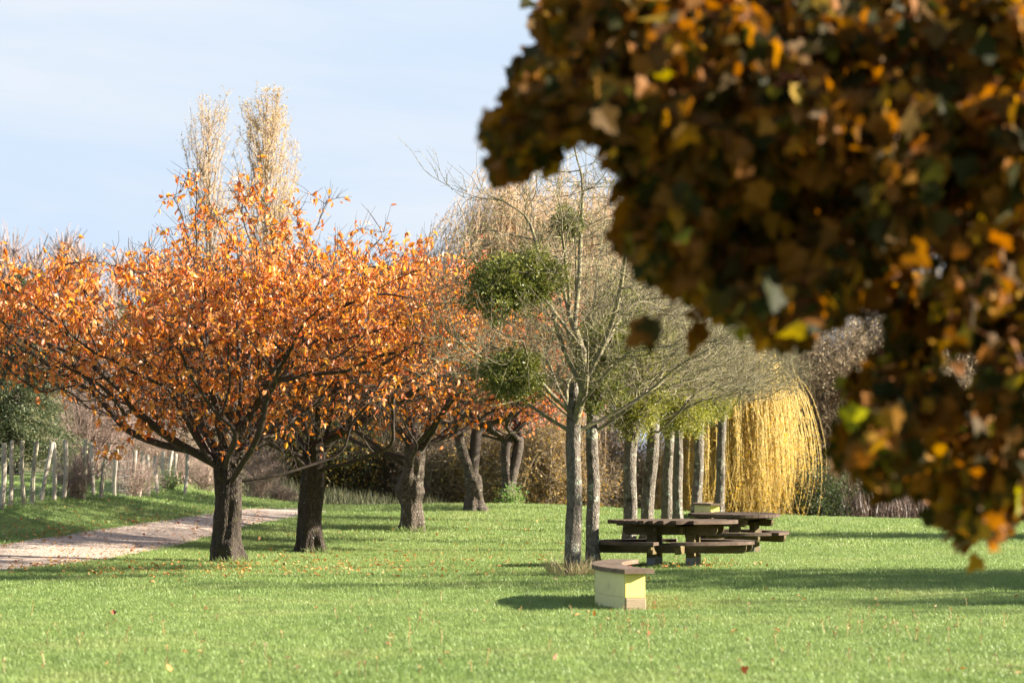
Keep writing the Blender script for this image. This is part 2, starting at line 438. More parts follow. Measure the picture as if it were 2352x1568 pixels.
def gravel_mat():
    m, nt, out = newmat('gravel'); L = nt.links.new
    g = N(nt, 'ShaderNodeNewGeometry')
    v = N(nt, 'ShaderNodeTexVoronoi', Scale=22.0); L(g.outputs['Position'], v.inputs['Vector'])
    n1 = N(nt, 'ShaderNodeTexNoise', Scale=.9, Detail=5.0, Roughness=.6); L(g.outputs['Position'], n1.inputs['Vector'])
    r = ramp(nt, [(0, (.26, .195, .15)), (.5, (.41, .32, .25)), (1, (.53, .43, .345))])
    sp = N(nt, 'ShaderNodeSeparateColor'); L(v.outputs['Color'], sp.inputs[0]); L(sp.outputs[0], r.inputs[0])
    mm = N(nt, 'ShaderNodeMix', data_type='RGBA', blend_type='MULTIPLY'); mm.inputs[0].default_value = .6
    r2 = ramp(nt, [(.3, (.7, .66, .62)), (.65, (1, 1, 1))]); L(n1.outputs[0], r2.inputs[0])
    L(r.outputs[0], mm.inputs[6]); L(r2.outputs[0], mm.inputs[7])
    p = N(nt, 'ShaderNodeBsdfPrincipled', Roughness=.9); L(mm.outputs[2], p.inputs['Base Color'])
    b = N(nt, 'ShaderNodeBump', Strength=.7, Distance=.03); L(v.outputs['Distance'], b.inputs['Height']); L(b.outputs[0], p.inputs['Normal'])
    L(p.outputs[0], out.inputs[0])
    return m
M['gravel'] = gravel_mat()
M['table_wood'] = wood_mat('table_wood', (.040, .027, .019), (.125, .088, .062), (3, 3, 18), 2.2, .9)
M['table_beam'] = wood_mat('table_beam', (.060, .045, .019), (.14, .105, .045), (6, 6, 9), 1.5)
M['post_wood'] = wood_mat('post_wood', (.22, .19, .15), (.50, .44, .36), (28, 28, 2), 1.0, .9, .6)
M['post_wood_lichen'] = bark_mat('post_wood_lichen', (.20, .17, .13), (.44, .39, .31), lichen=(.50, .49, .28), lich_amt=.55, scale=7, bump=.5, vert=.08, lscale=9)
M['zinc'] = plain_mat('zinc', (.20, .21, .22), .6, .5)
M['bolt'] = plain_mat('bolt', (.15, .15, .15), .4, .8)
M['wire'] = plain_mat('wire', (.42, .40, .37), .5, .5)
M['seat_top'] = wood_mat('seat_top', (.075, .05, .034), (.19, .135, .092), (6, 3, 6), 1.4)
def panel_mat():
    m, nt, out = newmat('yellow_panel'); L = nt.links.new
    tc = N(nt, 'ShaderNodeTexCoord')
    n1 = N(nt, 'ShaderNodeTexNoise', Scale=6.0, Detail=8.0, Roughness=.7); L(tc.outputs['Object'], n1.inputs['Vector'])
    r = ramp(nt, [(.30, (.40, .38, .20)), (.42, (.62, .57, .27)), (.7, (.68, .62, .30))]); L(n1.outputs[0], r.inputs[0])
    p = N(nt, 'ShaderNodeBsdfPrincipled', Roughness=.5); L(r.outputs[0], p.inputs['Base Color']); L(p.outputs[0], out.inputs[0])
    return m
M['panel'] = panel_mat()
M['end_panel'] = plain_mat('end_panel', (.78, .65, .17), .45, var=.05, scale=3)
M['red_panel'] = plain_mat('red_panel', (.55, .06, .04), .5, var=.1, scale=5)
M['joint'] = plain_mat('joint', (.22, .21, .17), .8)
M['block'] = wood_mat('block', (.20, .145, .085), (.40, .32, .21), (2, 2, 40), 1.0)

# ------------------------------------------------------------------ sky, sun, camera
SUN_EL = math.radians(21.5)
SUN_AZ = math.radians(0)          # measured from +X, negative: a little behind the camera
sd = np.array([math.cos(SUN_EL) * math.cos(SUN_AZ), math.cos(SUN_EL) * math.sin(SUN_AZ), math.sin(SUN_EL)])
world = bpy.data.worlds.new('World'); scn.world = world; world.use_nodes = True
nt = world.node_tree; nt.nodes.clear(); L = nt.links.new
wo = N(nt, 'ShaderNodeOutputWorld'); bg = N(nt, 'ShaderNodeBackground'); bg.inputs[1].default_value = .05
sky = N(nt, 'ShaderNodeTexSky', sky_type='NISHITA', sun_disc=False, sun_elevation=SUN_EL, sun_rotation=PI / 2 - SUN_AZ)
sky.air_density = 1.0; sky.dust_density = .6; sky.ozone_density = 2.0
tc = N(nt, 'ShaderNodeTexCoord')
mp = N(nt, 'ShaderNodeMapping'); mp.inputs['Scale'].default_value = (1.6, 1.6, 6.0); L(tc.outputs['Generated'], mp.inputs[0])
nz = N(nt, 'ShaderNodeTexNoise', Scale=2.2, Detail=7.0, Roughness=.55); nz.inputs['Distortion'].default_value = .4; L(mp.outputs[0], nz.inputs['Vector'])
cr = ramp(nt, [(.34, (2.65, 3.25, 4.1)), (.50, (2.85, 3.4, 4.1)), (.66, (3.35, 3.65, 4.05))]); L(nz.outputs[0], cr.inputs[0])
sx = N(nt, 'ShaderNodeSeparateXYZ'); L(tc.outputs['Generated'], sx.inputs[0])
mr = N(nt, 'ShaderNodeMapRange'); mr.interpolation_type = 'SMOOTHSTEP'
mr.inputs[1].default_value = .20; mr.inputs[2].default_value = .50; mr.inputs[3].default_value = 1; mr.inputs[4].default_value = .55
L(sx.outputs['Z'], mr.inputs[0])
mx = N(nt, 'ShaderNodeMix', data_type='RGBA')
L(mr.outputs[0], mx.inputs[0]); L(sky.outputs[0], mx.inputs[6]); L(cr.outputs[0], mx.inputs[7]); L(mx.outputs[2], bg.inputs[0]); L(bg.outputs[0], wo.inputs[0])

sl = bpy.data.lights.new('sun', 'SUN'); sl.energy = 5.0; sl.angle = math.radians(.53); sl.color = (1.0, .90, .76)
so = bpy.data.objects.new('sun', sl); COL.objects.link(so)
so.rotation_euler = Vector(-sd).to_track_quat('-Z', 'Y').to_euler(); so.location = (20, -8, 20)

cam = bpy.data.cameras.new('camera'); co = bpy.data.objects.new('camera', cam); COL.objects.link(co)
cam.lens = 85.0; cam.sensor_width = 36.0; cam.clip_end = 3000; cam.clip_start = .1
co.location = (0, 0, CAMZ); co.rotation_euler = (PI / 2 + PITCH, 0, 0)
cam.dof.use_dof = True; cam.dof.focus_distance = 44.0; cam.dof.aperture_fstop = 2.6; cam.dof.aperture_blades = 0
scn.camera = co
scn.view_settings.view_transform = 'Standard'; scn.view_settings.look = 'None'
scn.view_settings.exposure = 2.28; scn.view_settings.gamma = 1
scn.render.engine = 'CYCLES'
scn.cycles.use_denoising = True
scn.cycles.max_bounces = 8; scn.cycles.transmission_bounces = 4; scn.cycles.diffuse_bounces = 4; scn.cycles.glossy_bounces = 2
scn.cycles.caustics_reflective = False; scn.cycles.caustics_refractive = False
scn.cycles.sample_clamp_indirect = 6

# ------------------------------------------------------------------ ground sheet and path
def grid_axis(parts):
    return np.unique(np.concatenate([np.arange(a, b, s) for a, b, s in parts]))
gx = grid_axis([(-900, -300, 60), (-300, -60, 12), (-60, -26, 3), (-26, 28, .5), (28, 60, 4), (60, 300, 20), (300, 901, 60)])
gy = grid_axis([(-300, -10, 30), (-10, 14, 1), (14, 84, .4), (84, 110, 1), (110, 420, 8), (420, 1600, 60)])
GX, GY = np.meshgrid(gx, gy)
GZ = gz(GX, GY)
for i in range(0, 1):
    pass
nx, ny = len(gx), len(gy)
ii = (np.arange(ny - 1)[:, None] * nx + np.arange(nx - 1)[None]).ravel()
gme = mesh_np('ground', np.stack([GX.ravel(), GY.ravel(), GZ.ravel()], 1), [np.stack([ii, ii + 1, ii + nx + 1, ii + nx], 1)], True)
setp(link('ground', gme, M['ground']), kind='structure')

pth = np.array([(-1100, 1290, 1450), (-500, 1300, 1385), (-250, 1283, 1345), (-60, 1258, 1320), (0, 1250, 1312), (120, 1233, 1300), (250, 1212, 1284), (360, 1198, 1263), (450, 1184, 1241),
                (500, 1175, 1227), (560, 1168.5, 1209), (620, 1167, 1197), (690, 1168, 1186), (748, 1171.5, 1175)], float)
PXS = np.unique(np.concatenate([np.arange(-1100, 0, 60), np.arange(0, 748, 12), [748]]))
top_e = np.interp(PXS, pth[:, 0], pth[:, 1]); low_e = np.interp(PXS, pth[:, 0], pth[:, 2])
rows = 13; V = []
for x, a, b in zip(PXS, top_e, low_e):
    wob = 1.5 * math.sin(x * .051) + 1.0 * math.sin(x * .13)
    pa = on_ground(x, a + wob * .5); pb = on_ground(x, b + wob)
    for k in range(rows):
        q = pb + (pa - pb) * k / (rows - 1)
        V.append([q[0], q[1], g1(q[0], q[1]) + .022 - .02 * (abs(k / (rows - 1) - .5) * 2) ** 6])
V = np.array(V); m = len(PXS)
ii = (np.arange(m - 1)[:, None] * rows + np.arange(rows - 1)[None]).ravel()
setp(link('path', mesh_np('path', V, [np.stack([ii, ii + rows, ii + rows + 1, ii + 1], 1)], True), M['gravel']), kind='structure')
def in_path(X, Y, grow=0.0):
    uv = proj(np.stack([X, Y, gz(X, Y)], 1))
    a = np.interp(uv[:, 0], pth[:, 0], pth[:, 1]); b = np.interp(uv[:, 0], pth[:, 0], pth[:, 2])
    return (uv[:, 1] > a - grow) & (uv[:, 1] < b + grow) & (uv[:, 0] < 748)

# ------------------------------------------------------------------ grass: tufts instanced over the lawn
def tuft_mesh(name, nb, rad, hmin, hmax, wid):
    V = []; F4 = []; F3 = []
    for b in range(nb):
        a = random.uniform(0, 2 * PI); r = rad * math.sqrt(random.random())
        base = np.array([r * math.cos(a), r * math.sin(a), -.01])
        h = random.uniform(hmin, hmax); lean = random.uniform(.1, .8); la = random.uniform(0, 2 * PI)
        d = np.array([math.cos(la), math.sin(la), 0]); s = np.array([-math.sin(la), math.cos(la), 0]) * wid * random.uniform(.6, 1.3)
        k = len(V)
        p1 = base + d * lean * h * .3 + np.array([0, 0, h * .6]); p2 = base + d * lean * h + np.array([0, 0, h * random.uniform(.75, 1)])
        V += [base - s, base + s, p1 + s * .8, p1 - s * .8, p2]
        F4.append([k, k + 1, k + 2, k + 3]); F3.append([k + 3, k + 2, k + 4])
    me = mesh_np(name, np.array(V), [np.array(F4), np.array(F3)])
    me.materials.append(M['grass'])
    return bpy.data.objects.new(name, me)

def scatter_gn(name, pts, tuft, smin, smax):
    me = mesh_np_points(name, pts)
    o = bpy.data.objects.new(name, me); COL.objects.link(o)
    ng = bpy.data.node_groups.new(name + '_nodes', 'GeometryNodeTree')
    ng.interface.new_socket('Geometry', in_out='INPUT', socket_type='NodeSocketGeometry')
    ng.interface.new_socket('Geometry', in_out='OUTPUT', socket_type='NodeSocketGeometry')
    a = ng.nodes.new('NodeGroupInput'); b = ng.nodes.new('NodeGroupOutput')
    inst = ng.nodes.new('GeometryNodeInstanceOnPoints'); oi = ng.nodes.new('GeometryNodeObjectInfo')
    oi.inputs[0].default_value = tuft
    rv = ng.nodes.new('FunctionNodeRandomValue'); rv.data_type = 'FLOAT_VECTOR'
    rv.inputs[0].default_value = (-.12, -.12, 0); rv.inputs[1].default_value = (.12, .12, 6.283)
    rs = ng.nodes.new('FunctionNodeRandomValue'); rs.data_type = 'FLOAT'
    [s for s in rs.inputs if s.name == 'Min' and s.type == 'VALUE'][0].default_value = smin
    [s for s in rs.inputs if s.name == 'Max' and s.type == 'VALUE'][0].default_value = smax
    l = ng.links.new
    l(a.outputs[0], inst.inputs['Points']); l(oi.outputs['Geometry'], inst.inputs['Instance'])
    l(rv.outputs[0], inst.inputs['Rotation'])
    l([s for s in rs.outputs if s.type == 'VALUE' and s.enabled][0], inst.inputs['Scale'])
    l(inst.outputs[0], b.inputs[0])
    md = o.modifiers.new('scatter', 'NODES'); md.node_group = ng
    return o

def mesh_np_points(name, P):
    me = bpy.data.meshes.new(name); P = np.asarray(P, np.float32)
    me.vertices.add(len(P)); me.vertices.foreach_set('co', P.ravel()); me.update()
    return me

def lawn_points(y0, y1, dens, margin=4.5):
    area = (y1 - y0) * 2 * (.222 * y1 + margin)
    k = int(area * dens)
    Y = R.uniform(y0, y1, k); X = R.uniform(-1, 1, k) * (.222 * y1 + margin)
    ok = np.abs(X) < .222 * Y + margin
    X, Y = X[ok], Y[ok]
    ok = ~in_path(X, Y, -1.0)
    X, Y = X[ok], Y[ok]
    # thin, patchy growth
    return np.stack([X, Y, gz(X, Y)], 1)

t1 = tuft_mesh('grass_tuft_near', 34, .16, .025, .062, .0027)
t2 = tuft_mesh('grass_tuft_mid', 30, .20, .03, .07, .0036)
t3 = tuft_mesh('grass_tuft_far', 26, .28, .04, .085, .0055)
setp(scatter_gn('lawn_grass', lawn_points(15.5, 32, 110), t1, .7, 1.25), label='short bright green lawn grass nearest the camera', cat='grass', kind='stuff')
setp(scatter_gn('lawn_grass', lawn_points(32, 52, 60), t2, .7, 1.2), label='mown green lawn grass around the picnic tables', cat='grass', kind='stuff')
setp(scatter_gn('lawn_grass', lawn_points(52, 82, 30), t3, .7, 1.2), label='green lawn grass on the far rise and bank', cat='grass', kind='stuff')

# ------------------------------------------------------------------ tree growing
def colonize(seedP, seedPar, Apts, step, infl, kill, maxit=160, trop=(0, 0, 0), jit=.12, maxch=3):
    cap = 30000
    P = np.zeros((cap, 3)); par = np.full(cap, -1); nch = np.zeros(cap, int)
    k = len(seedP); P[:k] = seedP; par[:k] = seedPar
    for q in seedPar:
        if q >= 0: nch[q] += 1
    Apts = np.asarray(Apts, float)
    dist = np.full(len(Apts), 1e9); near = np.zeros(len(Apts), int)
    new0 = 0; trop = np.array(trop, float)
    for it in range(maxit):
        if new0 < k:
            q = P[new0:k]
            D = np.linalg.norm(Apts[:, None] - q[None], axis=2)
            j = D.argmin(1); dm = D[np.arange(len(Apts)), j]
            b = dm < dist; dist[b] = dm[b]; near[b] = j[b] + new0
        keep = dist > kill
        Apts, dist, near = Apts[keep], dist[keep], near[keep]
        if len(Apts) == 0: break
        act = dist < infl
        if not act.any(): break
        S = np.zeros((k, 3))
        np.add.at(S, near[act], (Apts[act] - P[near[act]]) / dist[act][:, None])
        idx = np.unique(near[act]); idx = idx[nch[idx] < maxch]
        if len(idx) == 0: break
        d = unit(S[idx]) + trop + R.normal(size=(len(idx), 3)) * jit
        npos = P[idx] + unit(d) * step
        new0 = k
        m = len(idx)
        if k + m > cap: break
        P[k:k + m] = npos; par[k:k + m] = idx; nch[idx] += 1
        k += m
    return P[:k].copy(), par[:k].copy()

def radii(par, r0, target, root=0):
    k = len(par); ch = [[] for _ in range(k)]
    for i in range(1, k):
        if par[i] >= 0: ch[par[i]].append(i)
    def run(e):
        a = np.zeros(k); a0 = r0 ** e
        for i in range(k - 1, -1, -1):
            if a[i] == 0: a[i] = a0
            if par[i] >= 0: a[par[i]] += a[i]
        return a ** (1 / e)
    lo, hi = 1.3, 5.0
    for _ in range(14):
        e = (lo + hi) / 2
        if run(e)[root] > target: lo = e
        else: hi = e
    return run(e), ch

def chains(P, par, r, ch, start=0):
    out = []; stack = [(start, None)]
    while stack:
        i, frm = stack.pop()
        c = [i] if frm is None else [frm, i]
        while True:
            kids = ch[i]
            if not kids: break
            kids = sorted(kids, key=lambda q: -r[q])
            for q in kids[1:]: stack.append((q, i))
            i = kids[0]; c.append(i)
        out.append(c)
    return out

def wood(mb, P, par, r, ch, skip=None, smooth=2, start=0):
    for c in chains(P, par, r, ch, start):
        if len(c) < 2: continue
        q = P[c].copy(); rr = r[c].copy()
        if c[0] != start: rr[0] = min(rr[0], rr[1] * 1.25)
        for _ in range(smooth):
            if len(q) > 2: q[1:-1] = q[1:-1] * .5 + (q[:-2] + q[2:]) * .25
        if skip is not None and c[0] == start:
            q = q[skip:]; rr = rr[skip:]
            if len(q) < 2: continue
        m = rr.max()
        mb.add(*tube_vf(q, rr, 3 if m < .012 else 5 if m < .035 else 8 if m < .09 else 12))

def trunk_vf(P, r, k=44, rough=.08, flare=.35, flare_h=.35, seed=0, ring=.04, burl=None):
    """gnarled trunk along a polyline, denser rings, root flare, burl"""
    P = np.asarray(P, float); r = np.asarray(r, float)
    s = np.concatenate([[0], np.cumsum(np.linalg.norm(np.diff(P, axis=0), axis=1))])
    t = np.linspace(0, s[-1], max(4, int(s[-1] / ring)))
    Q = np.stack([np.interp(t, s, P[:, j]) for j in range(3)], 1); rr = np.interp(t, s, r)
    rr = rr * (1 + flare * np.exp(-t / flare_h))
    for _ in range(3): Q[1:-1] = Q[1:-1] * .5 + (Q[:-2] + Q[2:]) * .25
    V, F = tube_vf(Q, np.ones(len(Q)), k)
    V = V.reshape(len(Q), k, 3)
    a = np.arange(k) * 2 * PI / k
    for i in range(len(Q)):
        for j in range(k):
            p = Vector((math.cos(a[j]) * 2.2 + seed * 7.3, math.sin(a[j]) * 2.2, t[i] * 1.1))
            f = mnoise.noise(p) * rough * 1.3 + mnoise.noise(p * 2.7) * rough * .7 + abs(mnoise.noise(Vector((p.x * 3.2, p.y * 3.2, p.z * 1.6)))) * rough * 1.1 + mnoise.noise(Vector((p.x * 7, p.y * 7, p.z * 5))) * rough * .45
            fl = math.exp(-t[i] / flare_h) * .22 * math.sin(a[j] * 5 + seed + 2 * mnoise.noise(p))
            d = V[i, j] - Q[i]
            sc = rr[i] * (1 + f + fl)
            if burl:
                for (bh, ba, br, bs) in burl:
                    da = (a[j] - ba + PI) % (2 * PI) - PI
                    sc += bs * math.exp(-((t[i] - bh) / br) ** 2 - (da / .8) ** 2)
            V[i, j] = Q[i] + d * sc
    return V.reshape(-1, 3), F

def crown_points(k, Rr, lower, upper, cx_=0, cy_=0, shell=.5, seed=0):
    out = []
    while len(out) < k:
        a = R.uniform(0, 2 * PI, 4000); rr = Rr * np.sqrt(R.uniform(0, 1, 4000))
        lump = 1 + .14 * np.sin(3 * a + seed) + .10 * np.sin(5 * a + seed * 2.1) + .06 * np.sin(9 * a + seed)
        rq = rr * lump
        lo, up = lower(rr), upper(rr) + .25 * np.sin(a * 4 + rr * 2 + seed) + .2 * np.sin(7 * a - rr * 3)
        t = R.uniform(0, 1, 4000)
        w = t ** (1 - shell * .6)
        z = lo + (up - lo) * w
        ok = up > lo
        out.extend(np.stack([cx_ + rq * np.cos(a), cy_ + rq * np.sin(a), z], 1)[ok])
    return np.array(out[:k])

# ------------------------------------------------------------------ the cherry trees
def cherry(px, py, d, r, fork, Rr, top, label, bark, leaf, nl, seed, lean=0.0, stems=None, burl=None, napt=1500, limb_n=8, low=0.55, skew=0.0, spray=None, drop=.1, edge_h=2.2):
    base = at(px, py, d); base[2] = g1(base[0], base[1]) - .03
    t = thing('cherry_tree', base, label, 'tree', 'orange cherry trees along the path')
    rs = np.random.default_rng(seed)
    # trunk polyline
    nseg = 8
    tp = np.array([[lean * (i / nseg) ** 1.5 + .02 * math.sin(i + seed), .02 * math.cos(i * 1.3 + seed), fork * i / nseg] for i in range(nseg + 1)])
    mb = MB()
    tr = np.interp(np.arange(nseg + 1) / nseg, [0, .25, .75, 1], [r * 1.02, r * .95, r * .9, r * .98])
    mb.add(*trunk_vf(np.vstack([tp, tp[-1] + [0, 0, .12]]), np.append(tr, r * .55), rough=.12, seed=seed, burl=burl, flare=.38, flare_h=.3))
    P = [list(q) for q in tp]; par = list(range(-1, nseg))
    if stems:
        for (dx, dy, dz, rs_) in stems:
            k0 = nseg; q = tp[-1].copy(); pl = [q + np.array([0, 0, -.25])]
            m = 8
            for i in range(1, m + 1):
                f = i / m
                p = tp[-1] + np.array([dx * f ** .9, dy * f, dz * f]) + rs.normal(size=3) * .015
                P.append(list(p)); par.append(k0); k0 = len(P) - 1; pl.append(p)
            mb.add(*trunk_vf(np.array(pl), np.linspace(rs_ * 1.15, rs_ * .85, len(pl)), k=20, rough=.07, flare=.1, seed=seed + 3))
            for j in range(4):
                az = rs.uniform(0, 2 * PI); el = rs.uniform(.2, .9); kk = k0; q = np.array(P[k0])
                for i in range(4):
                    q = q + .28 * np.array([math.cos(az) * math.cos(el), math.sin(az) * math.cos(el), math.sin(el)]); P.append(list(q)); par.append(kk); kk = len(P) - 1
        zc = fork + max(s[2] for s in stems)
    else:
        zc = fork
        for j in range(limb_n):
            az = 2 * PI * (j + rs.uniform(-.25, .25)) / limb_n + seed
            el = (.16, .42, .75, 1.15)[j % 4] + rs.uniform(-.08, .12)
            k0 = nseg - (j % 3); q = np.array(P[k0])
            for i in range(8):
                e = el + .03 * i + (.10 * math.sin(i * 1.4 + j))
                q = q + .26 * np.array([math.cos(az) * math.cos(e), math.sin(az) * math.cos(e), math.sin(e)])
                az += rs.uniform(-.16, .16)
                P.append(list(q)); par.append(k0); k0 = len(P) - 1
    lowf = lambda q: zc + .22 + low * q
    edge = zc + low * Rr + edge_h
    upf = lambda q: edge + (top - edge) * np.exp(-((q - .0) / (Rr * .40)) ** 2) - .5 * np.maximum(q / Rr - .75, 0) * 4 * .6
    Apt = crown_points(napt, Rr, lowf, upf, cx_=skew, seed=seed, shell=.2)
    nq = int(napt * .8); q_ = R.uniform(0, Rr, nq) ** .8 * Rr ** .2; a_ = R.uniform(0, 2 * PI, nq)
    Apt = np.vstack([Apt, np.stack([skew + q_ * np.cos(a_), q_ * np.sin(a_), lowf(q_) + R.uniform(-.3, .7, nq)], 1)])
    if spray:
        for (sx, sy, sz, sr, k) in spray:
            Apt = np.vstack([Apt, np.array([sx, sy, sz]) + rs.normal(size=(k, 3)) * sr])
    keep_ = np.array([mnoise.noise(Vector((q * .75 + seed * 3.7).tolist())) > -.16 for q in Apt]); Apt = Apt[keep_]
    P, par = colonize(np.array(P), par, Apt, .15, 1.6, .21, trop=(0, 0, .08), jit=.2)
    rad, ch = radii(par, .0055, r * .93)
    # the crown limbs: trunk nodes themselves are drawn by the trunk mesh
    cb = MB()
    for c in chains(P, par, rad, ch):
        c2 = [i for i in c if i >= nseg - 1]
        if len(c2) < 2: continue
        q = P[c2].copy(); rr = np.minimum(rad[c2], r * .62)
        if c[0] != 0: rr[0] = min(rr[0], rr[1] * 1.3)
        for _ in range(2):
            if len(q) > 2: q[1:-1] = q[1:-1] * .5 + (q[:-2] + q[2:]) * .25
        mm_ = rr.max()
        cb.add(*tube_vf(q, rr, 4 if mm_ < .012 else 5 if mm_ < .035 else 8 if mm_ < .08 else 12))
    # fine twigs
    thin = np.where(rad < .014)[0]
    k = int(len(thin) * 2.2); src = thin[R.integers(0, len(thin), k)]
    pd = unit(P[src] - P[np.maximum(par[src], 0)])
    L_ = R.uniform(.15, .6, k)
    dirs = unit(pd * .8 + rdir(k, .35) * .9)
    P1 = P[src] + dirs * L_[:, None]
    cb.add(*twigs_vf(P[src], P1, .0058, .0028, .06))
    # long shoots above the crown
    tops = thin[P[thin, 2] > upf(np.minimum(np.hypot(P[thin, 0] - skew, P[thin, 1]), Rr)) - .7]
    sh0 = P[tops[R.integers(0, len(tops), 55)]] if len(tops) else np.zeros((0, 3))
    shL = R.uniform(.3, 1.0, len(sh0)) ** 1.4 * 1.05; shd = unit(np.array([0, 0, 1.0]) + R.normal(size=(len(sh0), 3)) * .25)
    sh1 = sh0 + shd * shL[:, None]
    cb.add(*twigs_vf(sh0, sh1, .006, .002, .03))
    cb.build('crown', M['cherry_twig'], t, True)
    mb.build('trunk', M[bark], t, True)
    # leaves along thin wood, twigs and shoots
    f = R.uniform(0, 1, (k, 1)); posA = P[src] + (P1 - P[src]) * f
    a2 = thin[R.integers(0, len(thin), nl)]; posB = P[a2] + R.normal(size=(nl, 3)) * .05
    m3 = len(sh0) * 9
    posC = np.repeat(sh0, 9, 0) + np.repeat(sh1 - sh0, 9, 0) * R.uniform(.0, 1, (m3, 1)) if m3 else np.zeros((0, 3))
    rep = max(1, int(round(nl * .7 / max(k, 1))))
    posA = np.vstack([P[src] + (P1 - P[src]) * R.uniform(.1, 1, (k, 1)) for _ in range(rep)])
    pos = np.vstack([posA, posB])
    rho = np.hypot(pos[:, 0] - skew, pos[:, 1])
    hh = (pos[:, 2] - lowf(np.minimum(rho, Rr)))
    pr = np.clip(.26 + hh / 1.4, .18, 1) * np.array([.55 + .9 * max(0, .5 + mnoise.noise(Vector((p_ * 1.5).tolist()))) for p_ in pos]) * np.clip(.35 + rho / Rr, 0, 1)
    if spray: pr = np.maximum(pr, np.max([np.exp(-((pos - np.array(s[:3])) ** 2).sum(1) / .5) for s in spray], axis=0))
    pos = pos[R.uniform(0, 1, len(pos)) < pr * (1 - drop)]
    pos = np.vstack([pos, posC])
    m = len(pos)
    tip = unit(R.normal(size=(m, 3)) * .6 + np.array([0, 0, -.75]))
    Ls = R.uniform(.085, .16, m)
    lb = MB(); lb.add(*leaves_vf(pos, tip, Ls, Ls * R.uniform(.45, .64, m), LEAF8))
    lb.build('foliage', M[leaf], t)
    return t

cherry(522, 1290, 44, .255, 1.92, 4.6, 7.35, 'nearest orange cherry tree, its thick dark trunk standing beside the gravel path', 'cherry_bark', 'cherry_leaf', 16500, 3, napt=5200, limb_n=15, low=.33, skew=-.15, edge_h=1.8,
       spray=[(-1.9, -.4, 2.15, .22, 30), (-1.6, -.6, 2.5, .2, 20)])
cherry(712, 1270, 49, .245, 2.2, 3.7, 7.3, 'second orange cherry tree, straight mossy trunk just right of the nearest one', 'cherry_bark', 'cherry_leaf', 11500, 8, lean=.08, napt=3300, limb_n=13, low=.34, skew=.35)
cherry(945, 1217, 56, .235, 1.95, 3.2, 6.9, 'orange cherry tree whose trunk swells in a big gnarled burl', 'cherry_bark_pale', 'cherry_leaf', 9000, 13, lean=.06, napt=2200, limb_n=12, low=.34, skew=.2,
       burl=[(1.0, -.3, .24, .16), (.8, -1.4, .2, .08), (.95, 2.4, .18, .09), (1.25, 4.2, .2, .09), (1.3, 1.0, .16, .06)])
cherry(1093, 1172, 66, .24, .95, 3.1, 7.2, 'farther orange cherry tree forking in a wide V of banded pale stems', 'cherry_bark_pale', 'cherry_leaf_pink', 12000, 21, lean=-.08, napt=1400,
       stems=[(-.45, 0, 1.35, .15), (.12, .1, 1.4, .13)], low=.35, skew=.1)
cherry(1165, 1153, 77, .27, .75, 3.2, 7.6, 'farthest orange cherry tree, forked trunk with leafy suckers at its foot', 'cherry_bark_pale', 'cherry_leaf_pink', 12000, 34, lean=.05, napt=1300,
       stems=[(-.1, 0, 1.6, .16), (.38, .1, 1.65, .15)], low=.35)

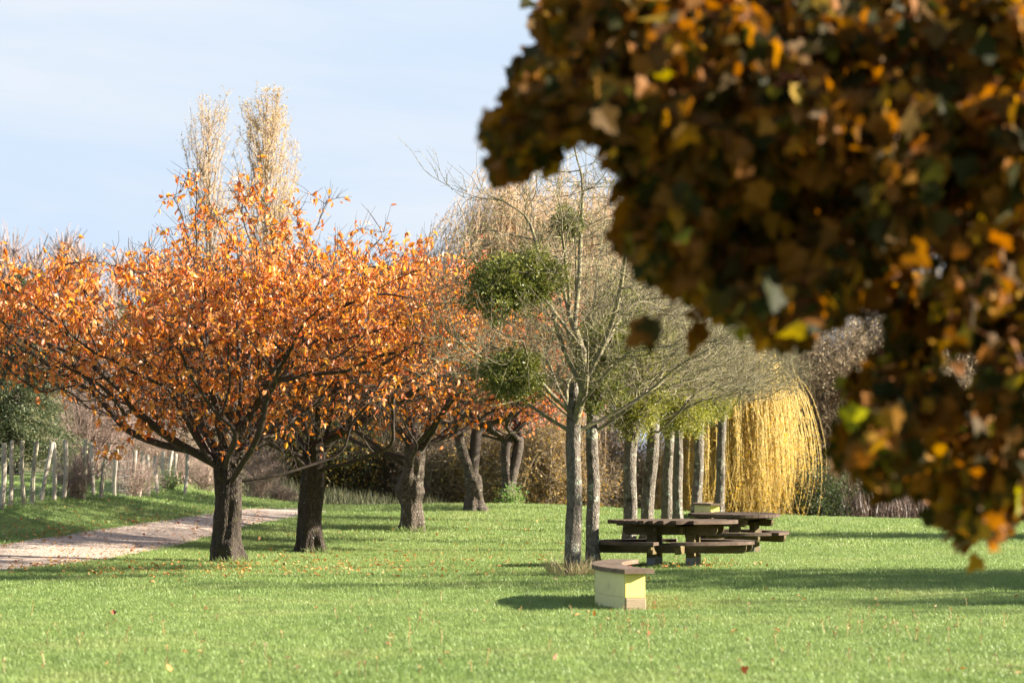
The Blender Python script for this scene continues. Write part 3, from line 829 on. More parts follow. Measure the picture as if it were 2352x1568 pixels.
# ------------------------------------------------------------------ the bare trees with mistletoe
ROWG = 'bare trees in the double row behind the tables'
def bare_tree(px, py, d, r, fork, Rr, top, label, seed, napt=1100, lean=0.0, extra=None, twf=1.45):
    base = at(px, py, d); base[2] = g1(base[0], base[1]) - .03
    t = thing('bare_tree', base, label, 'tree', ROWG)
    rs = np.random.default_rng(seed)
    nseg = 9
    tp = np.array([[lean * (i / nseg) + .015 * math.sin(i * 1.1 + seed), .015 * math.cos(i + seed), fork * i / nseg] for i in range(nseg + 1)])
    P = [list(q) for q in tp]; par = list(range(-1, nseg))
    # leader going on up through the crown
    k0 = nseg; q = tp[-1].copy(); lead = []
    for i in range(9):
        q = q + np.array([rs.normal() * .09 + lean * .1, rs.normal() * .09, (top - fork) * .066]); P.append(list(q)); par.append(k0); k0 = len(P) - 1; lead.append(k0)
    for j in range(3):
        k0 = lead[j + (j > 1)]; az = seed + j * 2.2 + rs.uniform(-.4, .4); el = rs.uniform(.95, 1.2); q = np.array(P[k0])
        for i in range(9):
            q = q + .32 * np.array([math.cos(az) * math.cos(el), math.sin(az) * math.cos(el), math.sin(el)]) + rs.normal(size=3) * .035; el = min(1.45, el + .05)
            P.append(list(q)); par.append(k0); k0 = len(P) - 1
    for j in range(12):
        k0 = (nseg - 1 + (j % 2)) if j < 6 else lead[min(len(lead) - 1, j - 6)]
        az = j * 2.4 + rs.uniform(-.3, .3) + seed; el = rs.uniform(.35, .75) if j < 6 else rs.uniform(.6, 1.0)
        q = np.array(P[k0])
        for i in range(5):
            q = q + .24 * np.array([math.cos(az) * math.cos(el), math.sin(az) * math.cos(el), math.sin(el)]); az += rs.uniform(-.2, .2); el += .05
            P.append(list(q)); par.append(k0); k0 = len(P) - 1
    lowf = lambda q: fork + .0 + .22 * q
    upf = lambda q: top - (top - fork - .9 - .22 * Rr) * (q / Rr) ** 1.7
    Apt = crown_points(napt, Rr, lowf, upf, cx_=lean, seed=seed, shell=.3)
    if extra is not None: Apt = np.vstack([Apt, extra])
    P, par = colonize(np.array(P), par, Apt, .15, 1.5, .27, trop=(0, 0, .12), jit=.42)
    rad, ch = radii(par, .0045, r * .95)
    mb = MB(); tr = np.linspace(r * 1.0, r * .86, nseg + 1)
    mb.add(*trunk_vf(np.vstack([tp, tp[-1] + [lean * .05, 0, .5]]), np.append(tr, r * .45), k=34, rough=.075, seed=seed, flare=.25, flare_h=.18))
    mb.build('trunk', M['ash_bark'], t, True)
    cb = MB()
    for c in chains(P, par, rad, ch):
        c2 = [i for i in c if i >= nseg - 1]
        if len(c2) < 2: continue
        q = P[c2].copy(); rr = np.minimum(rad[c2], r * .55)
        if c[0] != 0: rr[0] = min(rr[0], rr[1] * 1.3)
        for _ in range(2):
            if len(q) > 2: q[1:-1] = q[1:-1] * .5 + (q[:-2] + q[2:]) * .25
        m_ = rr.max()
        cb.add(*tube_vf(q, rr, 4 if m_ < .012 else 6 if m_ < .035 else 8 if m_ < .08 else 12))
    thin = np.where(rad < .012)[0]
    k = int(len(thin) * twf); src = thin[R.integers(0, len(thin), k)]
    pd = unit(P[src] - P[np.maximum(par[src], 0)])
    L_ = R.uniform(.15, .75, k)
    P1 = P[src] + unit(pd * .7 + rdir(k, .75) * .8) * L_[:, None]
    cb.add(*twigs_vf(P[src], P1, .0052, .0024, .07))
    k2 = k; f = R.uniform(.2, .9, (k2, 1)); s2 = P[src] + (P1 - P[src]) * f
    cb.add(*twigs_vf(s2, s2 + unit(P1 - P[src] + rdir(k2, .2) * L_[:, None] * .9) * R.uniform(.08, .26, (k2, 1)), .0034, .002, .05))
    cb.build('crown', M['ash_twig'], t, True)
    return t

ex1 = np.array([[x, y, z] for x, z in zip(np.linspace(.3, 2.7, 16), np.linspace(2.75, 3.7, 16)) for y in (-.3, .0)]) + R.normal(size=(32, 3)) * .06
ex2 = np.array([[x, -.2, z] for x, z in zip(np.linspace(-.3, -2.6, 16), np.linspace(2.2, 3.0, 16))]) + R.normal(size=(16, 3)) * .06
ex3 = np.array([[x, .1, z] for x, z in zip(np.linspace(-.3, -2.5, 18), np.linspace(3.5, 6.6, 18))]) + R.normal(size=(18, 3)) * .05
bare_tree(1318, 1322, 38, .125, 2.55, 2.5, 7.4, 'nearest bare tree, lichened trunk in a tuft of dry grass by the curved seat', 3, napt=3200, extra=np.vstack([ex1, ex2, ex3]))
bare_tree(1362, 1302, 41.5, .115, 2.6, 2.2, 6.6, 'bare tree right behind the nearest one, touching the table bench in view', 9, napt=1900)
bare_tree(1445, 1262, 50, .145, 2.7, 2.4, 6.6, 'bare tree with mossy dark trunk behind the left end of the front table', 17, napt=1800, lean=.05)
bare_tree(1481, 1250, 53, .145, 2.7, 2.4, 6.4, 'bare tree with a leaning pale trunk behind the front table, beside the mossy one', 26, napt=1600, lean=.22)
bare_tree(1528, 1230, 58, .13, 2.8, 2.5, 6.6, 'bare tree behind the middle of the front table, trunk with a white pruning scar', 31, napt=1700, lean=.12)
bare_tree(1557, 1205, 62, .125, 2.8, 2.5, 6.4, 'slim bare tree in front of a gap in the willow curtain', 40, napt=1700, lean=.02)
bare_tree(1600, 1184, 68, .145, 2.9, 2.7, 6.8, 'bare tree just left of the far yellow seat', 47, napt=1700, lean=.12)
bare_tree(1652, 1180, 72, .14, 2.9, 2.9, 6.8, 'last bare tree of the row, behind the far yellow seat against the golden willow', 55, napt=1700, lean=.1)

def mistletoe(px, py, rp, d, label, dens=1.0, flat=.85):
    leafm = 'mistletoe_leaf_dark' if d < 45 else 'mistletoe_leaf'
    c = at(px, py, d); rr = rp / FPX * d
    t = thing('mistletoe', c, label, 'mistletoe', 'mistletoe clumps in the bare trees')
    k = int(3800 * dens * (rr / .6) ** 2)
    dr = rdir(k)
    lump = np.array([1 + .75 * mnoise.noise(Vector(v * 1.7 + c)) + .45 * mnoise.noise(Vector(v * 5 + c)) for v in dr])
    pos = dr * (rr * lump * R.uniform(.25, 1, k) ** .45)[:, None] * np.array([1, 1, flat]) + np.array([0, 0, -.05])
    sb = MB(); j = R.integers(0, k, 220)
    sb.add(*twigs_vf(np.zeros((220, 3)) + R.normal(size=(220, 3)) * .03, pos[j], .007, .003, .12)); sb.build('stem_work', M['ash_twig'], t, True)
    pos2 = np.repeat(pos, 2, 0); tip = unit(np.repeat(dr, 2, 0) * .8 + rdir(2 * k) * .9 + np.array([0, 0, -.25]))
    Ls = R.uniform(.04, .075, 2 * k)
    lb = MB(); lb.add(*leaves_vf(pos2, tip, Ls, Ls * .34, LEAF4)); lb.build('foliage', M[leafm], t)
mistletoe(1152, 650, 80, 36.4, 'large dark mistletoe ball on the left side of the nearest bare tree', 1.5)
mistletoe(1225, 630, 74, 36.7, 'paler mistletoe clump against the right side of the large dark ball', 1.3)
mistletoe(1180, 850, 78, 37.0, 'mistletoe clump hanging low left of the nearest trunk', 1.5)
mistletoe(1302, 505, 48, 38.4, 'small mistletoe clump highest in the nearest bare tree', .5)
mistletoe(1395, 790, 78, 39.4, 'mistletoe clump right of the nearest trunk at the height of its forks')
mistletoe(1372, 885, 62, 40.5, 'mistletoe clump low in the crown between the two nearest trunks')
mistletoe(1425, 690, 62, 42, 'loose mistletoe clump high behind the maple leaves', .7)
mistletoe(1470, 850, 80, 49, 'mistletoe clump over the mossy trunk behind the front table')
mistletoe(1455, 945, 58, 50, 'mistletoe clump lowest on the mossy trunk behind the front table', .8)
mistletoe(1560, 925, 80, 57, 'bright yellow green mistletoe clump hanging over the middle trunks')
mistletoe(1525, 815, 72, 55, 'mistletoe clump above the bright yellow green one')
mistletoe(1508, 880, 64, 52, 'mistletoe clump between the two thick trunks behind the front table')
mistletoe(1598, 865, 62, 62, 'pale mistletoe clump right of the bright yellow green one')
mistletoe(1600, 800, 55, 60, 'mistletoe clump highest over the row, under the hanging maple leaves', .8)
mistletoe(1480, 760, 60, 50, 'mistletoe clump high over the mossy trunk, beside the maple leaves', .8)
mistletoe(1640, 915, 48, 67, 'small mistletoe clump in the last bare trees by the willow', .8)

# ------------------------------------------------------------------ willows
def willow(px, d, base_z, hgt, Rr, label, ns, leafm, twigm, seed, npl=34, zend=.15, dome=1.0, leafk=1.0, bare_top=False, short=None):
    c = at(px, 1100, d); gzv = g1(c[0], d); t = thing('weeping_willow', (c[0], d, gzv), label, 'tree', 'weeping willows beyond the lawn')
    rs = np.random.default_rng(seed)
    mb = MB(); tp = np.array([[.06 * i + .05 * math.sin(i), .03 * i, i * .5] for i in range(int(hgt * .35 / .5) + 1)])
    mb.add(*trunk_vf(tp, np.linspace(.42, .3, len(tp)), seed=seed, rough=.1)); mb.build('trunk', M['dark_bark'], t, True)
    top = tp[-1]; cb = MB(); starts = []
    for j in range(46):
        az = j * 2.399 + rs.uniform(-.2, .2); reach = Rr * rs.uniform(.25, 1.0); zt = hgt * dome - (hgt * .30) * (reach / Rr) ** 2 + rs.uniform(-.6, .3)
        s = np.linspace(0, 1, 12)[:, None]
        e = np.array([reach * math.cos(az), reach * math.sin(az), zt])
        q = top * (1 - s) + e * s; q[:, 2] += np.sin(s[:, 0] * PI) * hgt * .12 - s[:, 0] ** 3 * hgt * .05
        q += rs.normal(size=q.shape) * .12 * s
        cb.add(*tube_vf(q, np.linspace(.12, .018, 12), 6)); starts.append(q[4:])
    st = np.vstack(starts); k = ns
    s0 = st[R.integers(0, len(st), k)] + R.normal(size=(k, 3)) * np.array([.45, .45, .3])
    if short is None:
        cc = st[R.integers(0, len(st), 85)]; s0 = cc[R.integers(0, 85, k)] + R.normal(size=(k, 3)) * np.array([.38, .38, .45])
    rad_ = np.hypot(s0[:, 0], s0[:, 1])
    out = unit(np.c_[s0[:, :2], np.zeros(k)]) * R.uniform(.1, .7, (k, 1))
    zb = np.where(R.uniform(0, 1, k) < .55 + .35 * (rad_ / Rr > .6), R.uniform(zend - .3, zend + 1.2, k), R.uniform(zend, hgt * .6, k))
    zb = np.minimum(zb, s0[:, 2] - 1.0)
    if short is not None:
        sel = R.uniform(0, 1, k) < .82; zb = np.where(sel, np.maximum(s0[:, 2] - R.uniform(.6, 3.2, k), short), np.maximum(zb, short))
        out = out * R.uniform(.5, 3.0, (k, 1)); s0 = s0 + np.c_[np.zeros((k, 2)), R.uniform(-.2, 1.0, k)]
    m = 10; f = np.linspace(0, 1, m)
    sway = R.normal(size=(k, 2)) * (.42 if short is None else .55)
    Q = np.zeros((k, m, 3))
    Q[:, :, 0] = s0[:, 0, None] + out[:, 0, None] * np.sqrt(f) * 1.3 + sway[:, 0, None] * np.sin(f * 3)
    Q[:, :, 1] = s0[:, 1, None] + out[:, 1, None] * np.sqrt(f) * 1.3 + sway[:, 1, None] * np.sin(f * 2.5)
    Q[:, :, 2] = s0[:, 2, None] + .25 * np.sin(np.minimum(f * 8, PI)) + (zb - s0[:, 2])[:, None] * f
    # thin three-sided strands, all at once
    a = np.arange(3) * 2 * PI / 3; ring = np.stack([np.cos(a), np.sin(a), np.zeros(3)], 1)
    rr = (.010 * (1 - f) + .0035)[None, :, None, None]
    V = (Q[:, :, None] + ring[None, None] * rr).reshape(-1, 3)
    b = (np.arange(k)[:, None, None] * m + np.arange(m - 1)[None, :, None]) * 3; j = np.arange(3)[None, None]; j2 = (j + 1) % 3
    cb.add(V, [np.stack([b + j, b + j2, b + 3 + j2, b + 3 + j], 3).reshape(-1, 4)])
    cb.build('crown', M[twigm], t, True)
    u = R.uniform(0, 1, (k, npl)) ** .8
    i0 = np.minimum((u * (m - 1)).astype(int), m - 2); fr = u * (m - 1) - i0
    kk = np.arange(k)[:, None]
    pos = (Q[kk, i0] * (1 - fr[..., None]) + Q[kk, i0 + 1] * fr[..., None]).reshape(-1, 3)
    if bare_top:
        keep = R.uniform(0, 1, len(pos)) < np.clip(1.15 - pos[:, 2] / hgt, .22, 1); pos = pos[keep]
    q = len(pos); tip = unit(np.array([0, 0, -1.0]) + R.normal(size=(q, 3)) * .45)
    Ls = R.uniform(.09, .17, q) * leafk
    lb = MB(); lb.add(*leaves_vf(pos, tip, Ls, Ls * .2, LEAF4)); lb.build('foliage', M[leafm], t)
    return t
willow(1672, 97, 0, 8.4, 3.0, 'bright golden weeping willow trailing to the grass behind the tables', 1900, 'willow_leaf', 'willow_twig', 5, npl=40, zend=.3, leafk=1.05)
willow(1235, 100, 0, 15.6, 5.4, 'tall tan weeping willow, nearly bare on top, behind the nearest bare tree', 4200, 'willow_leaf_tan', 'willow_twig_tan', 6, npl=12, zend=2.0, leafk=1.2, short=2.2)

# ------------------------------------------------------------------ shrubs, thickets and background trees
def shrub(name, c, h, Rr, ns, nt_, leaves, lsize, twm, lfm, label, cat, group=None, lean=.5, rstem=.02, lw=.5, twr=.005, crown=0.0, seed=0, tl=.3, vase=.6, down=0.0):
    """many-stemmed shrub or small tree: stems fan out from the foot, twigs and leaves on them"""
    t = thing(name, c, label, cat, group)
    k = ns; az = R.uniform(0, 2 * PI, k); sp = Rr * np.sqrt(R.uniform(0, 1, k)); hh = h * R.uniform(.55, 1.0, k) * (1 - .45 * (sp / Rr) ** 2)
    m = 8; f = np.linspace(0, 1, m); b0 = R.normal(size=(k, 2)) * Rr * .12
    Q = np.zeros((k, m, 3)); wob = R.normal(size=(k, m, 3)) * .035 * h * f[None, :, None]
    ff = f[None] ** vase
    Q[:, :, 0] = b0[:, 0, None] + (sp * np.cos(az))[:, None] * f[None] ** .9; Q[:, :, 1] = b0[:, 1, None] + (sp * np.sin(az))[:, None] * f[None] ** .9
    Q[:, :, 2] = hh[:, None] * ff - .05
    Q += wob
    mb = MB()
    for i in range(k): mb.add(*tube_vf(Q[i], np.linspace(rstem * R.uniform(.6, 1.3), twr, m), 5))
    src = R.integers(0, k, nt_); u = R.uniform(.12, 1, nt_) * (m - 1); i0 = np.minimum(u.astype(int), m - 2); fr = (u - i0)[:, None]
    p0 = Q[src, i0] * (1 - fr) + Q[src, i0 + 1] * fr
    dr = unit(unit(Q[src, i0 + 1] - Q[src, i0]) * .6 + rdir(nt_, .25 - down))
    ln = R.uniform(.3, 1.0, nt_) * tl * h
    p1 = p0 + dr * ln[:, None]; p1[:, 2] = np.maximum(p1[:, 2], .03)
    mb.add(*twigs_vf(p0, p1, twr, twr * .4, .1))
    f2 = R.uniform(.2, .95, (nt_, 1)); q0 = p0 + (p1 - p0) * f2
    mb.add(*twigs_vf(q0, q0 + unit(dr + rdir(nt_)) * (ln * R.uniform(.25, .6, nt_))[:, None], twr * .7, twr * .35, .1))
    mb.build('crown' if cat == 'tree' else 'stem_work', M[twm], t, True)
    if leaves:
        j = R.integers(0, nt_, leaves); pos = p0[j] + (p1[j] - p0[j]) * R.uniform(.1, 1.15, (leaves, 1)) + R.normal(size=(leaves, 3)) * lsize * 1.3
        pos[:, 2] = np.maximum(pos[:, 2], .03)
        tip = unit(rdir(leaves) + np.array([0, 0, -.4])); Ls = R.uniform(.6, 1.3, leaves) * lsize
        lb = MB(); lb.add(*leaves_vf(pos, tip, Ls, Ls * lw, LEAF4)); lb.build('foliage', M[lfm], t)
    return t

def gp(px, d, dz=0.0):
    x = (px - 1176) / FPX * d
    return (x, d, g1(x, d) + dz)

HG = 'autumn hedge trees beyond the lawn'
for px, d, h, Rr, lab, lf, tw, nl in [
    (640, 94, 4.6, 2.1, 'dark bush flecked with yellow leaves between the two nearest cherry trunks', 'autumn_leaf', 'dark_bark', 9000),
    (790, 95, 5.4, 2.3, 'dark green autumn bush with yellow leaves right of the second cherry trunk', 'autumn_leaf', 'dark_bark', 11000),
    (905, 97, 5.4, 1.9, 'greyish leafless bush left of the burled cherry trunk', 'brown_leaf', 'bare_twig', 3500),
    (1020, 95, 5.2, 2.0, 'brown half bare bush between the burled and the V-forked cherry', 'brown_leaf', 'bare_twig', 7000),
    (1130, 94, 5.0, 2.0, 'golden brown bush behind the two farthest cherry trunks', 'gold_leaf', 'bare_twig', 9000),
    (1245, 93, 5.2, 2.0, 'golden brown bush just left of the nearest bare trunk', 'gold_leaf', 'bare_twig', 9000),
    (1335, 95, 5.0, 1.7, 'brown bush behind the nearest bare trunks', 'brown_leaf', 'bare_twig', 8000),
    (1520, 102, 5.2, 1.6, 'golden brown bush showing between the middle bare trunks', 'gold_leaf', 'bare_twig', 7000),
    (1420, 96, 5.4, 1.7, 'brown bush in the gap left of the golden willow', 'brown_leaf', 'bare_twig', 8000)]:
    shrub('hedge_bush', gp(px, d), h, Rr, 30, 2200, nl, .13, tw, lf, lab, 'bush', HG, rstem=.05, twr=.008, vase=.8)

for px, d, h, Rr, lab in [(700, 124, 10.5, 3.0, 'tall brown hedge tree glimpsed under the second cherry crown'), (835, 128, 11, 3.2, 'tall brown hedge tree glimpsed between the second and the burled cherry'),
                          (965, 126, 10.5, 3.0, 'tall brown hedge tree glimpsed above the burled cherry trunk'), (1075, 127, 10.5, 3.0, 'tall brown hedge tree glimpsed between the two farthest cherry trunks'), (1195, 125, 9.5, 3.0, 'tall brown hedge tree glimpsed right of the farthest cherry trunk'), (1310, 127, 9.5, 3.0, 'tall brown hedge tree directly behind the nearest bare trunk')]:
    shrub('hedge_tree', gp(px, d), h, Rr, 26, 2600, 7000, .16, 'bare_twig', 'brown_leaf', lab, 'tree', 'tall hedge trees behind the cherries', rstem=.07, twr=.009, vase=.8, tl=.25)
RG = 'brown thicket trees right of the willow'
for px, d, h, Rr, lab, lf, tw, nl in [
    (1905, 104, 13, 2.3, 'tangled brown tree next to the right edge of the golden willow', 'tan_leaf', 'bare_twig', 3400),
    (2010, 108, 14.5, 2.6, 'tall tan tangled tree seen in the gap of the maple leaves', 'tan_leaf', 'bare_twig', 4400),
    (2120, 106, 14, 2.7, 'tangled brown tree behind the middle of the hanging maple leaves', 'tan_leaf', 'bare_twig', 4200),
    (2240, 108, 14, 2.7, 'brown tree showing through the maple leaves near the right edge', 'tan_leaf', 'bare_twig', 3400),
    (2370, 107, 13, 2.7, 'brown tree at the right edge behind the maple', 'tan_leaf', 'bare_twig', 3000),
    (1800, 114, 13.0, 2.8, 'tan leafless tree rising behind the golden willow', 'tan_leaf', 'bare_twig', 2600)]:
    shrub('thicket_tree', gp(px, d), h, Rr, 34, 4200, nl * 3, .17, tw, lf, lab, 'tree', RG, rstem=.08, twr=.009, vase=.75, tl=.22)
for px, d, h, Rr, lab, lf in [
    (1890, 97, 3.2, 1.4, 'dark green bush at the right foot of the golden willow', 'green_leaf'),
    (1985, 99, 3.4, 1.6, 'olive brown bush right of the willow above the reeds', 'brown_leaf'),
    (2075, 99, 3.8, 1.8, 'dark green bush under the maple leaves behind the reeds', 'green_leaf'),
    (2190, 99, 3.6, 1.8, 'dark bush behind the lowest maple leaves', 'green_leaf'),
    (2310, 99, 3.6, 1.8, 'dark bush at the right edge of the lawn', 'green_leaf')]:
    shrub('low_bush', gp(px, d, -.1), h, Rr, 30, 1100, 8000, .11, 'dark_bark', lf, lab, 'bush', 'low bushes along the far lawn edge right', rstem=.02, vase=.8)
# dry reeds on the crest at the right
def blades(name, P0, h, lean, w, mat, label, cat, kind=None, parent_loc=None):
    k = len(P0); dr = unit(np.array([0, 0, 1.0]) + R.normal(size=(k, 3)) * lean)
    hh = R.uniform(.5, 1.0, k) * h
    mb = MB(); mb.add(*leaves_vf(P0, dr, hh, w, LEAF4))
    return setp(mb.build(name, M[mat]), label, cat, None, kind)
k = 700; px_ = R.uniform(2010, 2200, k); dd = R.uniform(82, 88, k); X = (px_ - 1176) / FPX * dd
blades('dry_reeds', np.stack([X, dd, gz(X, dd)], 1), 1.5, .16, .03, 'reed', 'band of dry mauve brown reeds behind the lawn on the right', 'reeds', 'stuff')
k = 90; X = (1967 - 1176) / FPX * 80 + R.normal(size=k) * .22; dd = 80 + R.normal(size=k) * .2
blades('dry_dock', np.stack([X, dd, gz(X, dd)], 1), 1.3, .16, .035, 'reed', 'upright tuft of rusty dry stalks at the lawn edge right of the willow', 'dry plant')
k = 2600; px_ = R.uniform(560, 1010, k); dd = R.uniform(80, 92, k); X = (px_ - 1176) / FPX * dd
blades('rough_grass', np.stack([X, dd, gz(X, dd)], 1), 1.0, .3, .03, 'dull_grass', 'strip of dull grey green rough grass behind the lawn crest', 'rough grass', 'stuff')

# left side: brambles and bare hedge behind the fence
BG = 'bare hedge bushes behind the fence'
for px, d, h, Rr, lab, tw, lf, nl in [
    (190, 78, 5.6, 2.0, 'bare brown bush behind the fence nearest the conifer', 'pink_twig', 'tan_leaf', 500),
    (290, 84, 5.8, 2.3, 'bare reddish bush behind the fence under the left limbs of the nearest cherry', 'pink_twig', 'tan_leaf', 500),
    (400, 88, 5.6, 2.3, 'bare brown bush behind the right end of the fence', 'pink_twig', 'tan_leaf', 500)]:
    shrub('bare_bush', gp(px, d), h, Rr, 34, 1800, nl, .07, tw, lf, lab, 'bush', BG, rstem=.03, vase=.75, twr=.006)
for px, d, h, Rr, lab, tw, nl in [
    (178, 55.5, 1.25, .55, 'small dark bramble growing against the fence posts', 'pink_twig', 60),
    (300, 62, 1.2, .7, 'bramble growing among the middle fence posts', 'pink_twig', 150),
    (470, 72, 1.6, 1.0, 'pale bramble left of the nearest cherry trunk', 'pink_twig', 150),
    (590, 75, 1.9, 1.1, 'pinkish dry bramble right of the nearest cherry trunk', 'pink_twig', 150),
    (645, 77, .85, .6, 'low fluffy mauve brown bush by the far end of the path', 'pink_twig', 900)]:
    shrub('bramble', gp(px, d), h, Rr, 46, 900, nl, .05, tw, 'tan_leaf', lab, 'bramble', 'brambles along the fence', rstem=.008, vase=.7, twr=.004, tl=.4)
shrub('green_weed', gp(390, 69), .7, .5, 24, 260, 700, .06, 'bare_twig', 'sucker_leaf', 'green weedy plant at the fence foot right of the posts', 'plant', rstem=.006, vase=.8)
p = at(1176, 1160, 76.2)
shrub('sucker_shoots', (p[0], 76.2, g1(p[0], 76.2)), .95, .38, 30, 260, 1100, .075, 'bare_twig', 'sucker_leaf', 'small bright green leafy shoots at the foot of the farthest cherry', 'plant', rstem=.006, vase=.7)

# conifer at the left edge
def conifer(px, d, h, Rr, label):
    x, y, z = gp(px, d); t = thing('conifer', (x, y, z), label, 'tree', 'conifers left of the fence')
    mb = MB(); mb.add(*trunk_vf(np.array([[0, 0, 0], [.05, 0, h * .5], [0, 0, h]]), np.array([.22, .13, .02]), k=14, rough=.05, ring=.2)); mb.build('trunk', M['dark_bark'], t, True)
    nb = 140; zz = np.linspace(.5, h - .2, nb) + R.uniform(-.1, .1, nb); az = np.arange(nb) * 2.4 + R.uniform(-.3, .3, nb)
    ln = Rr * (1 - zz / h) ** .75 * R.uniform(.7, 1.1, nb)
    cb = MB(); pos = []; tips = []
    for i in range(nb):
        s = np.linspace(0, 1, 8)
        q = np.stack([ln[i] * s * math.cos(az[i]), ln[i] * s * math.sin(az[i]), zz[i] + .18 * ln[i] * s - .32 * ln[i] * s ** 2], 1)
        cb.add(*tube_vf(q, np.linspace(.03, .006, 8), 4))
        k = int(620 * ln[i] / Rr) + 80; u = R.uniform(.1, 1, k) * 7; i0 = np.minimum(u.astype(int), 6); fr = (u - i0)[:, None]
        p0 = q[i0] * (1 - fr) + q[i0 + 1] * fr
        sd_ = np.cross(q[-1] - q[0], [0, 0, 1]); sd_ /= np.linalg.norm(sd_)
        p0 = p0 + sd_ * R.normal(size=(k, 1)) * .22 * ln[i] * .5 + np.array([0, 0, 1]) * R.uniform(-.18, .05, (k, 1))
        pos.append(p0); tips.append(unit(np.array([math.cos(az[i]), math.sin(az[i]), -.35]) + R.normal(size=(k, 3)) * .7))
    pos = np.vstack(pos); tips = np.vstack(tips); Ls = R.uniform(.07, .17, len(pos))
    cb.build('crown', M['dark_bark'], t, True)
    lb = MB(); lb.add(*leaves_vf(pos, tips, Ls, Ls * .2, LEAF4)); lb.build('foliage', M['needle'], t)
conifer(30, 71, 6.2, 2.5, 'green conifer at the left edge rising behind the fence')
conifer(-120, 80, 7.0, 2.6, 'green conifer cut off by the left edge of the picture')

# poplars
def poplar(px, d, h, Rr, label, seed, nb=90, nl=5000):
    x, y, z = gp(px, d); t = thing('poplar', (x, y, z), label, 'tree', 'tall pale poplars behind the cherries')
    rs = np.random.default_rng(seed)
    mb = MB(); mb.add(*trunk_vf(np.array([[0, 0, 0], [.05, 0, h * .5], [0, 0, h * .97]]), np.array([.35, .2, .02]), k=12, rough=.04, ring=.4)); mb.build('trunk', M['poplar_twig'], t, True)
    cb = MB(); P0 = []; P1 = []
    prof = lambda q: Rr * np.interp(q / h, [0, .12, .35, .6, .82, .93, 1.0], [.3, .55, .8, 1.0, .95, .78, .36])
    for i in range(nb):
        z0 = h * rs.uniform(.06, .88); az = rs.uniform(0, 2 * PI); ln = min(h * rs.uniform(.12, .30), h * rs.uniform(.93, 1.0) - z0)
        sp = prof(z0 + ln) * rs.uniform(.25, 1) ** .6 * (1 + .2 * math.sin(az * 2 + seed))
        s = np.linspace(0, 1, 8)
        q = np.stack([sp * np.cos(az) * s ** .7, sp * np.sin(az) * s ** .7, z0 + ln * s], 1) + rs.normal(size=(8, 3)) * .09
        cb.add(*tube_vf(q, np.linspace(.045, .012, 8), 4))
        for j in range(22):
            u = rs.uniform(.1, 1) * 7; i0 = min(int(u), 6); p0 = q[i0] + (q[i0 + 1] - q[i0]) * (u - i0)
            P0.append(p0); P1.append(p0 + unit(np.array([rs.normal() * .55, rs.normal() * .55, .8])) * rs.uniform(.3, .95))
    P0 = np.array(P0); P1 = np.array(P1)
    cb.add(*twigs_vf(P0, P1, .012, .006, .07)); cb.build('crown', M['poplar_twig'], t, True)
    j = R.integers(0, len(P0), nl); pos = P0[j] + (P1[j] - P0[j]) * R.uniform(0, 1.1, (nl, 1)) + R.normal(size=(nl, 3)) * .08
    Ls = R.uniform(.07, .15, nl); lb = MB(); lb.add(*leaves_vf(pos, rdir(nl, -.3), Ls, Ls * .9, LEAF4)); lb.build('foliage', M['poplar_leaf'], t)
poplar(476, 165, 27.2, 2.4, 'slimmer of two tall bare poplars, standing on the left', 3, nb=120, nl=4500)
poplar(608, 160, 26.8, 3.0, 'fuller of two tall poplars, with pale yellow leaves', 5, nb=190, nl=11000)

# distant wood on the hill
k = 420; X = R.uniform(-150, -14, k); Y = R.uniform(255, 350, k)
mb = MB()
for i in range(k):
    h = R.uniform(7, 12); z0 = g1(X[i], Y[i]); q = 46
    s0 = np.array([X[i], Y[i], z0]) + np.stack([R.normal(size=q) * .3, R.normal(size=q) * .3, R.uniform(.1, .6, q) * h], 1)
    s1 = s0 + unit(np.array([0, 0, 1.0]) + R.normal(size=(q, 3)) * .55) * R.uniform(.2, .45, (q, 1)) * h
    mb.add(*twigs_vf(s0, s1, .09, .03, .06))
    mb.add(*twigs_vf(np.array([[X[i], Y[i], z0 - .3]]), np.array([[X[i], Y[i], z0 + h * .8]]), .22, .08, .02, 5))
setp(mb.build('far_wood', M['pink_twig']), 'hazy leafless wood along the distant hilltop at left', 'wood', None, 'stuff')

# ------------------------------------------------------------------ fence
fx = [(35, 1022, 5, 1435), (85, 1020, 60, 1435), (145, 1020, 145, 1430), (230, 1022, 205, 1420), (322, 1035, 268, 1410), (338, 1042, 352, 1405), (415, 1025, 402, 1390),
      (552, 1015, 520, 1385), (586, 1040, 586, 1370), (685, 990, 635, 1335), (735, 1040, 728, 1345), (852, 1058, 828, 1355), (902, 1075, 880, 1365), (938, 1092, 934, 1352),
      (985, 1100, 990, 1335), (1032, 1090, 1040, 1330), (1085, 1092, 1065, 1325), (1108, 1100, 1102, 1320), (1185, 1110, 1170, 1370)]
fd = [51.5, 52, 52.5, 53, 54, 54.5, 55, 55.5, 57, 56, 60, 62, 63, 65, 67, 69, 71, 72, 68]
b0 = at(5 * .3632, 624.75 + 1435 * .3632, 52)
FE = thing('post_fence', (b0[0], b0[1], g1(b0[0], b0[1])), 'rustic fence of weathered leaning split posts and wire netting on the left bank', 'fence')
